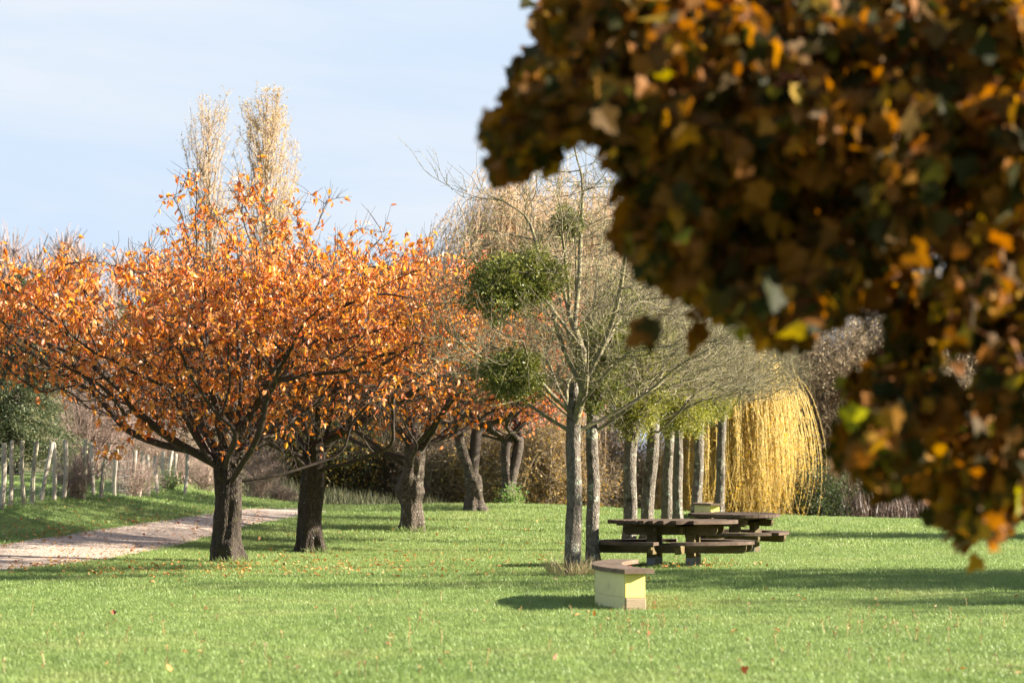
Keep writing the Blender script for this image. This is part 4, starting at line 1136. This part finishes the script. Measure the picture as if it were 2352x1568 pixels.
def post(P0, P1, w, seed, mat):
    m = 9; s = np.linspace(0, 1, m)[:, None]; q = P0 * (1 - s) + P1 * s
    q[:, :2] += np.stack([.025 * np.sin(s[:, 0] * 4 + seed), .02 * np.cos(s[:, 0] * 3 + seed * 2)], 1)
    k = 8; V, F = tube_vf(q, np.full(m, w / 2), k)
    V = V.reshape(m, k, 3)
    for j in range(k):
        f = 1 + .28 * mnoise.noise(Vector((j * 1.7, seed * 3.1, 0))); V[:, j] = q + (V[:, j] - q) * f
    for i in range(m): V[i] = q[i] + (V[i] - q[i]) * (1 + .12 * mnoise.noise(Vector((i * .8, seed, 4))))
    V[-1, :, 2] += np.array([.05 * mnoise.noise(Vector((j * .9, seed, 9))) for j in range(k)])
    V = V.reshape(-1, 3); F = F + [np.arange((m - 1) * k, m * k)[None]]
    mb = MB(); mb.add(V - np.array(FE.location), F); mb.build('post', M[mat], FE, False)
fence_line = []
for i, ((xt, yt, xb, yb), d) in enumerate(zip(fx, fd)):
    pb = at(xb * .3632, 624.75 + yb * .3632, d); pt = at(xt * .3632, 624.75 + yt * .3632, d)
    g = g1(pb[0], pb[1]); hgt = pt[2] - pb[2]; pb[2] = g - .05; pt[2] = g + hgt
    pt[1] += random.uniform(-.06, .06)
    fence_line.append((pb, pt)); post(pb, pt, random.uniform(.085, .12) if d < 60 else random.uniform(.09, .11), i, 'post_wood_lichen' if i in (2, 3, 7, 9) else 'post_wood')
for i in range(1, 7):   # the run that goes on outside the frame
    pb = fence_line[0][0] + np.array([-.95 * i, -.5 * i + random.uniform(-.05, .05), 0]); pb[2] = g1(pb[0], pb[1]) - .05
    post(pb, pb + np.array([random.uniform(-.15, .15), random.uniform(-.05, .05), 1.42]), .1, 50 + i, 'post_wood')
mb = MB(); order = [0, 1, 2, 3, 4, 6, 7, 9, 11, 13, 15, 17]
for hgt in (.12, .28, .45, .62, .80, 1.0):
    q = []
    for a in order:
        pb, pt = fence_line[a]; f = hgt / max(.6, pt[2] - pb[2]); q.append(pb * (1 - f) + pt * f + np.array([0, -.06, 0]))
    for a, b in zip(q[:-1], q[1:]):
        s = np.linspace(0, 1, 7)[:, None]; w = a * (1 - s) + b * s; w[:, 2] -= .04 * np.sin(s[:, 0] * PI) * random.uniform(.3, 1.5)
        mb.add(*tube_vf(w - np.array(FE.location), np.full(7, .003), 3))
for a, b in zip(order[:-1], order[1:]):
    pa, ta = fence_line[a]; pb, tb = fence_line[b]; L_ = np.linalg.norm(pb - pa); kk = int(L_ / .16)
    for j in range(1, kk):
        f = j / kk; lo = pa * (1 - f) + pb * f + np.array([0, -.06, .12]); hi = lo + np.array([random.uniform(-.03, .03), 0, .86])
        mb.add(*tube_vf(np.array([lo, (lo + hi) / 2 + np.array([random.uniform(-.02, .02), 0, 0]), hi]) - np.array(FE.location), np.full(3, .0022), 3))
mb.build('wire_netting', M['wire'], FE)

# ------------------------------------------------------------------ picnic tables
def beam_vf(L_, w, h, cut=.09):
    """beam along x with rounded lower corners at both ends, its top at z=0"""
    prof = [(-L_ / 2, 0), (-L_ / 2, -.03)]
    for a in np.linspace(PI, 1.5 * PI, 7): prof.append((-L_ / 2 + cut + cut * math.cos(a), -h + cut + cut * math.sin(a)))
    for a in np.linspace(1.5 * PI, 2 * PI, 7): prof.append((L_ / 2 - cut + cut * math.cos(a), -h + cut + cut * math.sin(a)))
    prof += [(L_ / 2, -.03), (L_ / 2, 0)]
    pr = np.array(prof); m = len(pr)
    V = np.concatenate([np.c_[pr[:, 0], np.full(m, -w / 2), pr[:, 1]], np.c_[pr[:, 0], np.full(m, w / 2), pr[:, 1]]])
    i = np.arange(m); j = (i + 1) % m
    return V, [np.stack([i, j, j + m, i + m], 1), np.arange(m)[::-1][None], (np.arange(m) + m)[None]]

def clip_strip(Rr, v0, v1, kk=10, step=True):
    """outline of the part of a disc between two parallel lines"""
    v0 = max(v0, -Rr * .985); v1 = min(v1, Rr * .985)
    v = np.linspace(v0, v1, kk); u = np.sqrt(Rr * Rr - v * v)
    if step: u = np.concatenate([u[:0], np.full(kk, u.mean() + random.uniform(-.008, .008))])
    uu = np.sqrt(Rr * Rr - v * v)
    if step: return np.concatenate([np.stack([uu, v], 1), np.stack([-u[::-1], v[::-1]], 1)])
    return np.concatenate([np.stack([u, v], 1), np.stack([-u[::-1], v[::-1]], 1)])

def picnic_table(px, py, d, yaw, Rt, Rb, label, tilt=(0, 0), pl_ang=PI / 4):
    p = at(px, py, d); p[2] = g1(p[0], p[1])
    t = thing('picnic_table', p, label, 'picnic table', 'round wooden picnic tables', yaw)
    t.rotation_euler = (tilt[0], tilt[1], yaw)
    k = Rt / 1.1; H = .80; s = .335 * k; pw = .155; bh = .145
    mt = MB(); Mr = rotz(pl_ang); w = 2 * Rt / 15
    for i in range(15):
        poly = clip_strip(Rt, -Rt + i * w + .005, -Rt + (i + 1) * w - .005)
        V, F = prism_vf(poly, H - .062, H + random.uniform(-.004, .004)); mt.add(V @ Mr.T, F)
    mt.build('tabletop', M['table_wood'], t)
    for v in (-.55 * Rt, 0.02, .55 * Rt):
        ml = MB(); V, F = box_vf((v, 0, H - .062 - .021), (.10, 1.7 * math.sqrt(Rt * Rt - v * v), .04), None, .004); ml.add(V @ Mr.T, F); ml.build('cleat', M['table_beam'], t)
    zt = H - .062 - .043
    for sx in (-1, 1):
        for sy in (-1, 1):
            mp_ = MB(); mp_.add(*box_vf((sx * s, sy * s, (zt - .06 - .2) / 2 - .0), (pw, pw, zt - .06 + .2), None, .008))
            po = mp_.build('post', M['table_beam'], t)
            for fy in (-1, 1):
                sh = MB(); sh.add(*box_vf((sx * s, sy * s + fy * (pw / 2 + .004), .05), (pw * .98, .006, .21), None, 0))
                sh.add(*box_vf((sx * s, sy * s + fy * (pw / 2 + .010), .135), (.028, .012, .028), None, .003)); sh.build('post_shoe', M['zinc'], po)
    # upper beams sandwich the posts, one pair each way
    off = s + pw / 2 + .032
    for sy in (-1, 1):
        V, F = beam_vf(1.62 * k, .06, bh); mb_ = MB(); mb_.add(V + [0, sy * off, zt], F); mb_.build('upper_beam', M['table_beam'], t)
        V, F = beam_vf(1.45 * k, .06, bh * .9); mb_ = MB(); mb_.add((V + [0, sy * (s - pw / 2 - .032), zt - .004]) @ rotz(PI / 2).T, F); mb_.build('upper_beam', M['table_beam'], t)
    zb = .44 - .056
    for sy in (-1, 1):
        V, F = beam_vf(2.62 * Rb / 1.42, .06, bh); mb_ = MB(); mb_.add(V + [0, sy * off, zb], F); mb_.build('bench_beam', M['table_beam'], t)
        V, F = beam_vf(2.62 * Rb / 1.42, .06, bh); mb_ = MB(); mb_.add((V + [0, sy * (s - pw / 2 - .032), zb - .006]) @ rotz(PI / 2).T, F); mb_.build('bench_beam', M['table_beam'], t)
    # four curved benches, one in each quarter
    for q in range(4):
        a0 = q * PI / 2 + .10; a1 = (q + 1) * PI / 2 - .10
        mb_ = MB()
        for r0, r1 in ((Rb - .36, Rb - .185), (Rb - .175, Rb)):
            a = np.linspace(a0, a1, 16)
            poly = np.concatenate([np.stack([r1 * np.cos(a), r1 * np.sin(a)], 1), np.stack([r0 * np.cos(a[::-1]), r0 * np.sin(a[::-1])], 1)])
            V, F = prism_vf(poly, zb + .002, .44); m = 32
            # caps as quads so the curved outline stays clean
            F = [F[0], np.array([[i, i + 1, 30 - i, 31 - i] for i in range(15)])[:, ::-1], np.array([[i, i + 1, 30 - i, 31 - i] for i in range(15)]) + m]
            mb_.add(V, F)
        be = mb_.build('bench', M['table_wood'], t)
    return t
picnic_table(1548, 1299, 42, math.radians(-12), 1.11, 1.42, 'front round wooden picnic table with curved benches, nearest the two close trunks')
picnic_table(1688, 1271, 49.5, math.radians(-48), .92, 1.10, 'rear round wooden picnic table partly hidden behind the front one', tilt=(math.radians(.6), math.radians(1.0)), pl_ang=.2)

# ------------------------------------------------------------------ curved yellow seats
def curved_seat(d0, px0, py0, label):
    """arc seat lying along the view: the concave red side faces right"""
    p = at(px0, py0, d0); base = np.array([p[0], d0, g1(p[0], d0)])
    t = thing('curved_seat', base, label, 'seat', 'curved yellow seats with wooden tops')
    Rm = 5.2; half = .325
    C0 = np.array([math.cos(half) * Rm, math.sin(half) * Rm])         # arc centre, the near end at the origin
    def pt(rad_, a): return np.array([C0[0] + rad_ * math.cos(a), C0[1] + rad_ * math.sin(a)])
    A0, A1 = PI + half, PI - half
    def arc_body(r0, r1, z0, z1, a0, a1, kk=26):
        a = np.linspace(a0, a1, kk)
        V = []
        for rr, z in ((r1, z0), (r1, z1), (r0, z1), (r0, z0)):
            V += [[*pt(rr, x), z] for x in a]
        V = np.array(V); i = np.arange(kk - 1)
        qs = [np.stack([i + b * kk, i + 1 + b * kk, i + 1 + ((b + 1) % 4) * kk, i + ((b + 1) % 4) * kk], 1) for b in range(4)]
        qs.append(np.array([[0, kk, 2 * kk, 3 * kk], [kk - 1, 4 * kk - 1, 3 * kk - 1, 2 * kk - 1]]))
        return V, [np.concatenate(qs)]
    wv = .255
    core = MB(); core.add(*arc_body(Rm - wv / 2 + .012, Rm + wv / 2 - .012, -.05, .43, A0 - .003, A1 + .003)); core.build('core', M['joint'], t)
    # outer boards: upper and lower row with seams, each board set a little proud
    ob = MB(); nbd = 22
    for j in range(nbd):
        a = A0 + (A1 - A0) * j / nbd; b = A0 + (A1 - A0) * (j + 1) / nbd; e = -(a - b) * .018
        ob.add(*arc_body(Rm + wv / 2 - .012, Rm + wv / 2 + random.uniform(.0, .0015), .16, .43, a - e, b + e, 4))
    for j in range(0, nbd, 4):
        a = A0 + (A1 - A0) * j / nbd; b = A0 + (A1 - A0) * min(nbd, (j + 4)) / nbd; e = -(a - b) * .006
        ob.add(*arc_body(Rm + wv / 2 - .012, Rm + wv / 2 + .001, -.06, .157, a - e, b + e, 6))
    ob.build('side_panel', M['panel'], t)
    ib = MB(); ib.add(*arc_body(Rm - wv / 2, Rm - wv / 2 + .012, -.05, .43, A0, A1)); ib.build('inner_panel', M['red_panel'], t)
    for a, sg in ((A0, 1), (A1, -1)):
        c = pt(Rm, a); ang = a + PI / 2
        tdir = np.array([math.cos(ang), math.sin(ang)]) * sg
        Mr = rotz(math.atan2(tdir[1], tdir[0]) - PI / 2)      # y axis points out of the end
        e = MB(); e.add(*box_vf(np.array([c[0], c[1], .292]) + np.append(tdir, 0) * .010, (wv - .012, .018, .272), Mr, .002)); e.build('end_panel', M['end_panel'], t)
        e = MB(); e.add(*box_vf(np.array([c[0], c[1], .05]) + np.append(tdir, 0) * .018, (wv - .002, .045, .20), Mr, .012)); e.build('wood_block', M['block'], t)
    tb = MB(); tb.add(*arc_body(Rm - .20, Rm + .17, .433, .485, A0 + .022, A1 - .018, 40)); tb.build('seat_top', M['seat_top'], t)
    return t
curved_seat(28.0, 1458, 1403, 'near curved yellow seat with wooden top, standing alone in the foreground lawn')
curved_seat(64.0, 1642, 1181, 'far curved yellow seat, half hidden behind the rear table and last trunks')

# ------------------------------------------------------------------ the foreground maple
poly = np.array([(1225, -40), (1245, 70), (1262, 112), (1190, 122), (1132, 135), (1150, 205), (1095, 255), (1112, 300), (1085, 345), (1130, 362), (1128, 425), (1180, 432), (1202, 372), (1330, 300),
                 (1392, 335), (1425, 470), (1400, 555), (1442, 610), (1500, 668), (1560, 720), (1640, 735), (1700, 745), (1740, 812), (1800, 822), (1860, 790), (1905, 755), (1960, 700), (2050, 715),
                 (2042, 830), (1940, 885), (1905, 945), (1922, 1010), (1905, 1045), (1935, 1100), (2000, 1150), (2092, 1115), (2135, 1160), (2148, 1245), (2205, 1250), (2240, 1285), (2300, 1225), (2380, 1190), (2800, 1200), (2800, -40)], float)
leafspots = [(1490, 770), (1590, 762), (1155, 400), (1435, 545)]
def inpoly(uv, pg):
    x, y = uv[:, 0], uv[:, 1]; ins = np.zeros(len(uv), bool); j = len(pg) - 1
    for i in range(len(pg)):
        xi, yi = pg[i]; xj, yj = pg[j]
        c = ((yi > y) != (yj > y)) & (x < (xj - xi) * (y - yi) / (yj - yi + 1e-12) + xi)
        ins ^= c; j = i
    return ins
def maple():
    TB = np.array([4.6, 10.4]); t = thing('maple_tree', (TB[0], TB[1], g1(*TB)), 'close maple hanging dark rusty brown leaves across the upper right of the view', 'tree')
    Tl = np.array(t.location)
    k = 900; uv = np.stack([R.uniform(1080, 2500, 6000), R.uniform(-60, 1300, 6000)], 1); uv = uv[inpoly(uv, poly)][:k]
    dd = R.uniform(7.6, 9.8, len(uv)) + (uv[:, 0] < 1500) * 0.0
    vis = np.array([at(a, b, c) for (a, b), c in zip(uv, dd)])
    q = rdir(2600) * R.uniform(.2, 1, (2600, 1)) ** .4 * np.array([3.2, 2.6, 3.0]) + np.array([4.4, 10.4, 4.5])
    q = q[q[:, 2] > 1.4]
    pv = proj(q); inframe = (pv[:, 0] > -150) & (pv[:, 0] < 2400) & (pv[:, 1] > -150) & (pv[:, 1] < 1600)
    ok = ~inframe | inpoly(pv, poly)
    q = q[ok][:1300]
    Apt = np.vstack([vis, q]) - Tl
    nseg = 6; P = [[0, 0, i * .3] for i in range(nseg + 1)]; par = list(range(-1, nseg))
    k0 = nseg; qv = np.array(P[-1])
    for i in range(7):
        qv = qv + np.array([random.uniform(-.05, .05), random.uniform(-.05, .05), .4]); P.append(list(qv)); par.append(k0); k0 = len(P) - 1
        for a in (i * 2.1, i * 2.1 + PI):
            kk = k0; w = qv.copy()
            for j in range(4):
                w = w + np.array([math.cos(a) * .26, math.sin(a) * .26, .1]); P.append(list(w)); par.append(kk); kk = len(P) - 1
    P, par = colonize(np.array(P, float), par, Apt, .13, 1.9, .20, trop=(0, 0, -.03), jit=.2)
    rad, ch = radii(par, .0024, .21)
    mb = MB(); mb.add(*trunk_vf(np.array([[0, 0, -.1], [0, 0, .9], [0, 0, 1.8], [0, 0, 2.6]]), np.array([.2, .18, .17, .14]), seed=4)); mb.build('trunk', M['cherry_bark'], t, True)
    cb = MB(); wood(cb, P, par, rad, ch, skip=6); cb.build('crown', M['cherry_twig'], t, True)
    thin = np.where(rad < .011)[0]
    pw_ = P[thin] + Tl; pv = proj(pw_)
    infr = (pv[:, 0] > 1000) & (pv[:, 0] < 2420) & (pv[:, 1] > -100) & (pv[:, 1] < 1400)
    vi = thin[infr]; oi = thin[~infr]
    n1 = 22000; n2 = 9500
    src = np.concatenate([vi[R.integers(0, len(vi), n1)], oi[R.integers(0, len(oi), n2)]])
    pos = P[src] + R.normal(size=(len(src), 3)) * .055
    m = len(pos)
    tip = unit(R.normal(size=(m, 3)) * .55 + np.array([-.15, -.1, -.85]))
    Ls = R.uniform(.05, .112, m)
    cen = pos + tip * (Ls * .55)[:, None] + Tl
    tipw = pos + tip * Ls[:, None] + Tl
    u1, u2 = proj(cen), proj(tipw); u0 = proj(pos + Tl)
    rag = np.array([[mnoise.noise(Vector((q * 4.5).tolist())), mnoise.noise(Vector((q * 4.5 + 17).tolist()))] for q in pos]) * 75
    u1, u2, u0 = u1 + rag, u2 + rag, u0 + rag
    fr = lambda u: (u[:, 0] > -60) & (u[:, 0] < 2352) & (u[:, 1] > 0) & (u[:, 1] < 1568)
    good = (~fr(u1) | inpoly(u1, poly)) & (~fr(u0) | inpoly(u0, poly)) & (~fr(u2) | inpoly(u2, poly))
    good &= np.array([mnoise.noise(Vector((q * 3.1).tolist())) > -.30 for q in pos])
    pos, tip, Ls, src = pos[good], tip[good], Ls[good], src[good]
    ex = np.array([at(a, b - 35, 8.2) for a, b in leafspots for _ in range(2)]) - Tl + R.normal(size=(8, 3)) * .012
    nearest = np.array([np.linalg.norm(P - e, axis=1).argmin() for e in ex])
    pos = np.vstack([pos, ex]); tip = np.vstack([tip, unit(np.array([[-.3, 0, -1.0]] * 8) + R.normal(size=(8, 3)) * .25)]); Ls = np.append(Ls, np.full(8, .13)); src = np.append(src, nearest)
    m = len(pos)
    pb = MB(); pb.add(*twigs_vf(P[src], pos, .0014, .001, .05)); pb.add(*twigs_vf(P[src[-8:]], pos[-8:], .0035, .002, .10)); pb.build('petiole_work', M['fallen_red'], t)
    nrm = unit(R.normal(size=(m, 3)) * .7 + np.array([.5, -.35, .5]))
    lb = MB(); lb.add(*leaves_vf(pos, tip, Ls, Ls * R.uniform(.85, 1.1, m), LEAFM, nrm)); lb.build('foliage', M['maple_leaf'], t)
maple()

# ------------------------------------------------------------------ fallen leaves, weeds, tufts
def scatter_px(k, fn):
    out = []
    while len(out) < k:
        a, b = fn()
        p = on_ground(a, b)
        out.append(p)
    return np.array(out)
fp = []
for _ in range(330): x = R.uniform(0, 620); fp.append(on_ground(x, np.interp(x, pth[:, 0], pth[:, 2]) - abs(R.normal()) * 16))
for _ in range(340): x = R.uniform(0, 620); fp.append(on_ground(x, np.interp(x, pth[:, 0], pth[:, 1]) + R.normal() * 14 + 6))
for _ in range(150): x = R.uniform(0, 480); fp.append(on_ground(x, np.interp(x, pth[:, 0], pth[:, 1]) - abs(R.normal()) * 40))
for _ in range(420): fp.append(on_ground(R.normal() * 260 + 480, 1308 + R.normal() * 13))
for _ in range(160): fp.append(on_ground(R.normal() * 200 + 1000, 1296 + R.normal() * 16))
for _ in range(110): fp.append(on_ground(R.uniform(500, 1300), R.uniform(1190, 1290)))
for _ in range(60): fp.append(on_ground(R.normal() * 80 + 1620, 1303 + R.normal() * 6))
for _ in range(26): fp.append(on_ground(R.uniform(0, 2352), R.uniform(1320, 1560)))
fp = np.array(fp); m = len(fp)
inp = in_path(fp[:, 0], fp[:, 1])
fp[:, 2] += np.where(inp, .035, .055)
lb = MB(); Ls = R.uniform(.05, .095, m); tp_ = unit(np.c_[R.normal(size=(m, 2)), R.normal(size=m) * .35])
lb.add(*leaves_vf(fp, tp_, Ls, Ls * .6, LEAF8, np.array([0, 0, 1.0]) + R.normal(size=(m, 3)) * .35))
setp(lb.build('fallen_leaves', M['fallen']), 'scattered small orange and tan fallen leaves on the path and grass', 'fallen leaves', None, 'stuff')
for px, py, lab in [(262, 1420, 'upright red brown leaf on the lawn below the nearest cherry trunk'), (886, 1488, 'dark red leaf on the near lawn below the burled cherry'),
                    (1488, 1470, 'crumpled dark red leaf just below the near curved seat'), (97, 1546, 'brown leaf in the bottom left corner of the lawn'),
                    (1270, 1522, 'pale brown leaf on the nearest grass below the bare trunks'), (1705, 1555, 'small orange leaf at the bottom of the lawn right of centre')]:
    p = on_ground(px, py); lb = MB()
    kk = 1
    ps = np.array([[0, 0, .045]] * kk) + R.normal(size=(kk, 3)) * .03 * (kk > 1)
    lb.add(*leaves_vf(ps, unit(R.normal(size=(kk, 3)) * np.array([1, 1, .3]) + np.array([0, 0, .5])), .072, .062, LEAFM, R.normal(size=(kk, 3)) + np.array([0, -1, .8])))
    o = lb.build('fallen_leaf', M['fallen_red']); o.location = p; setp(o, lab, 'leaf', 'larger fallen leaves lying on the lawn')

wp = np.array([on_ground(R.uniform(0, 2352), R.uniform(1380, 1566)) for _ in range(120)] + [on_ground(1480 + R.normal() * 60, 1450 + R.normal() * 14) for _ in range(22)] + [on_ground(2060 + R.normal() * 90, 1455 + R.normal() * 14) for _ in range(30)])
m = len(wp); hs_ = R.uniform(.06, .15, m); tps = wp + np.c_[R.normal(size=(m, 2)) * .02, hs_]
mb = MB(); mb.add(*twigs_vf(wp, tps, 0.0035, .0025, .03))
hp = np.repeat(tps, 4, 0); mb.add(*leaves_vf(hp, rdir(4 * m, .5), R.uniform(.02, .045, 4 * m), .012, LEAF4))
setp(mb.build('dry_weeds', M['weed']), 'thin brown dry weed stalks sticking out of the near lawn', 'weeds', None, 'stuff')

def tuft(px, py, d, k, rad_, h, mat, label, cat='grass tuft'):
    x, y, z = gp(px, d); a = R.uniform(0, 2 * PI, k); r_ = rad_ * np.sqrt(R.uniform(.1, 1, k))
    P0 = np.stack([r_ * np.cos(a), r_ * np.sin(a), np.zeros(k)], 1)
    dr = unit(np.array([0, 0, 1.0]) + np.c_[P0[:, :2] * 1.8, np.zeros(k)] + R.normal(size=(k, 3)) * .3)
    mb = MB(); mb.add(*leaves_vf(P0, dr, R.uniform(.4, 1, k) * h, .009, LEAF4)); o = mb.build('grass_tuft', M[mat]); o.location = (x, y, z)
    return setp(o, label, cat, 'grass tufts round the trunk feet')
tuft(1312, 1322, 37.9, 420, .33, .42, 'dry_grass', 'straw coloured dry grass round the foot of the nearest bare trunk')
tuft(1362, 1302, 41.4, 180, .22, .22, 'grass', 'green grass round the foot of the second bare trunk')
tuft(540, 1290, 43.8, 260, .36, .2, 'grass', 'green grass tuft round the foot of the nearest cherry')
tuft(735, 1270, 48.8, 160, .30, .2, 'grass', 'green grass tuft at the right foot of the second cherry')
tuft(945, 1217, 55.8, 260, .45, .22, 'grass', 'green grass tuft round the foot of the burled cherry')

# ------------------------------------------------------------------ trees outside the frame at right, whose shade falls across the lawn
def shade_tree(x, y, h, Rr, label, nl):
    shrub('lawn_tree', (x, y, g1(x, y)), h, Rr, 26, 1800, nl, .24, 'dark_bark', 'brown_leaf', label, 'tree', 'trees right of the view', rstem=.09, twr=.008, vase=.8, tl=.25, lw=.75)
shade_tree(20.0, 35.4, 9.0, 4.6, 'big brown leaved lawn tree right of the view near the front table', 16000)
shade_tree(22.5, 29.6, 8.0, 3.0, 'brown leaved lawn tree right of the view, nearest the camera', 11000)
shade_tree(21.5, 58.5, 6.5, 1.7, 'slim brown leaved lawn tree right of the view near the far lawn edge', 6000)
shade_tree(31.0, 101, 6.5, 3.0, 'dense brown tree right of the view in line with the thicket', 14000)
shade_tree(34.0, 95, 6.0, 3.2, 'brown tree right of the view standing before the thicket', 14000)
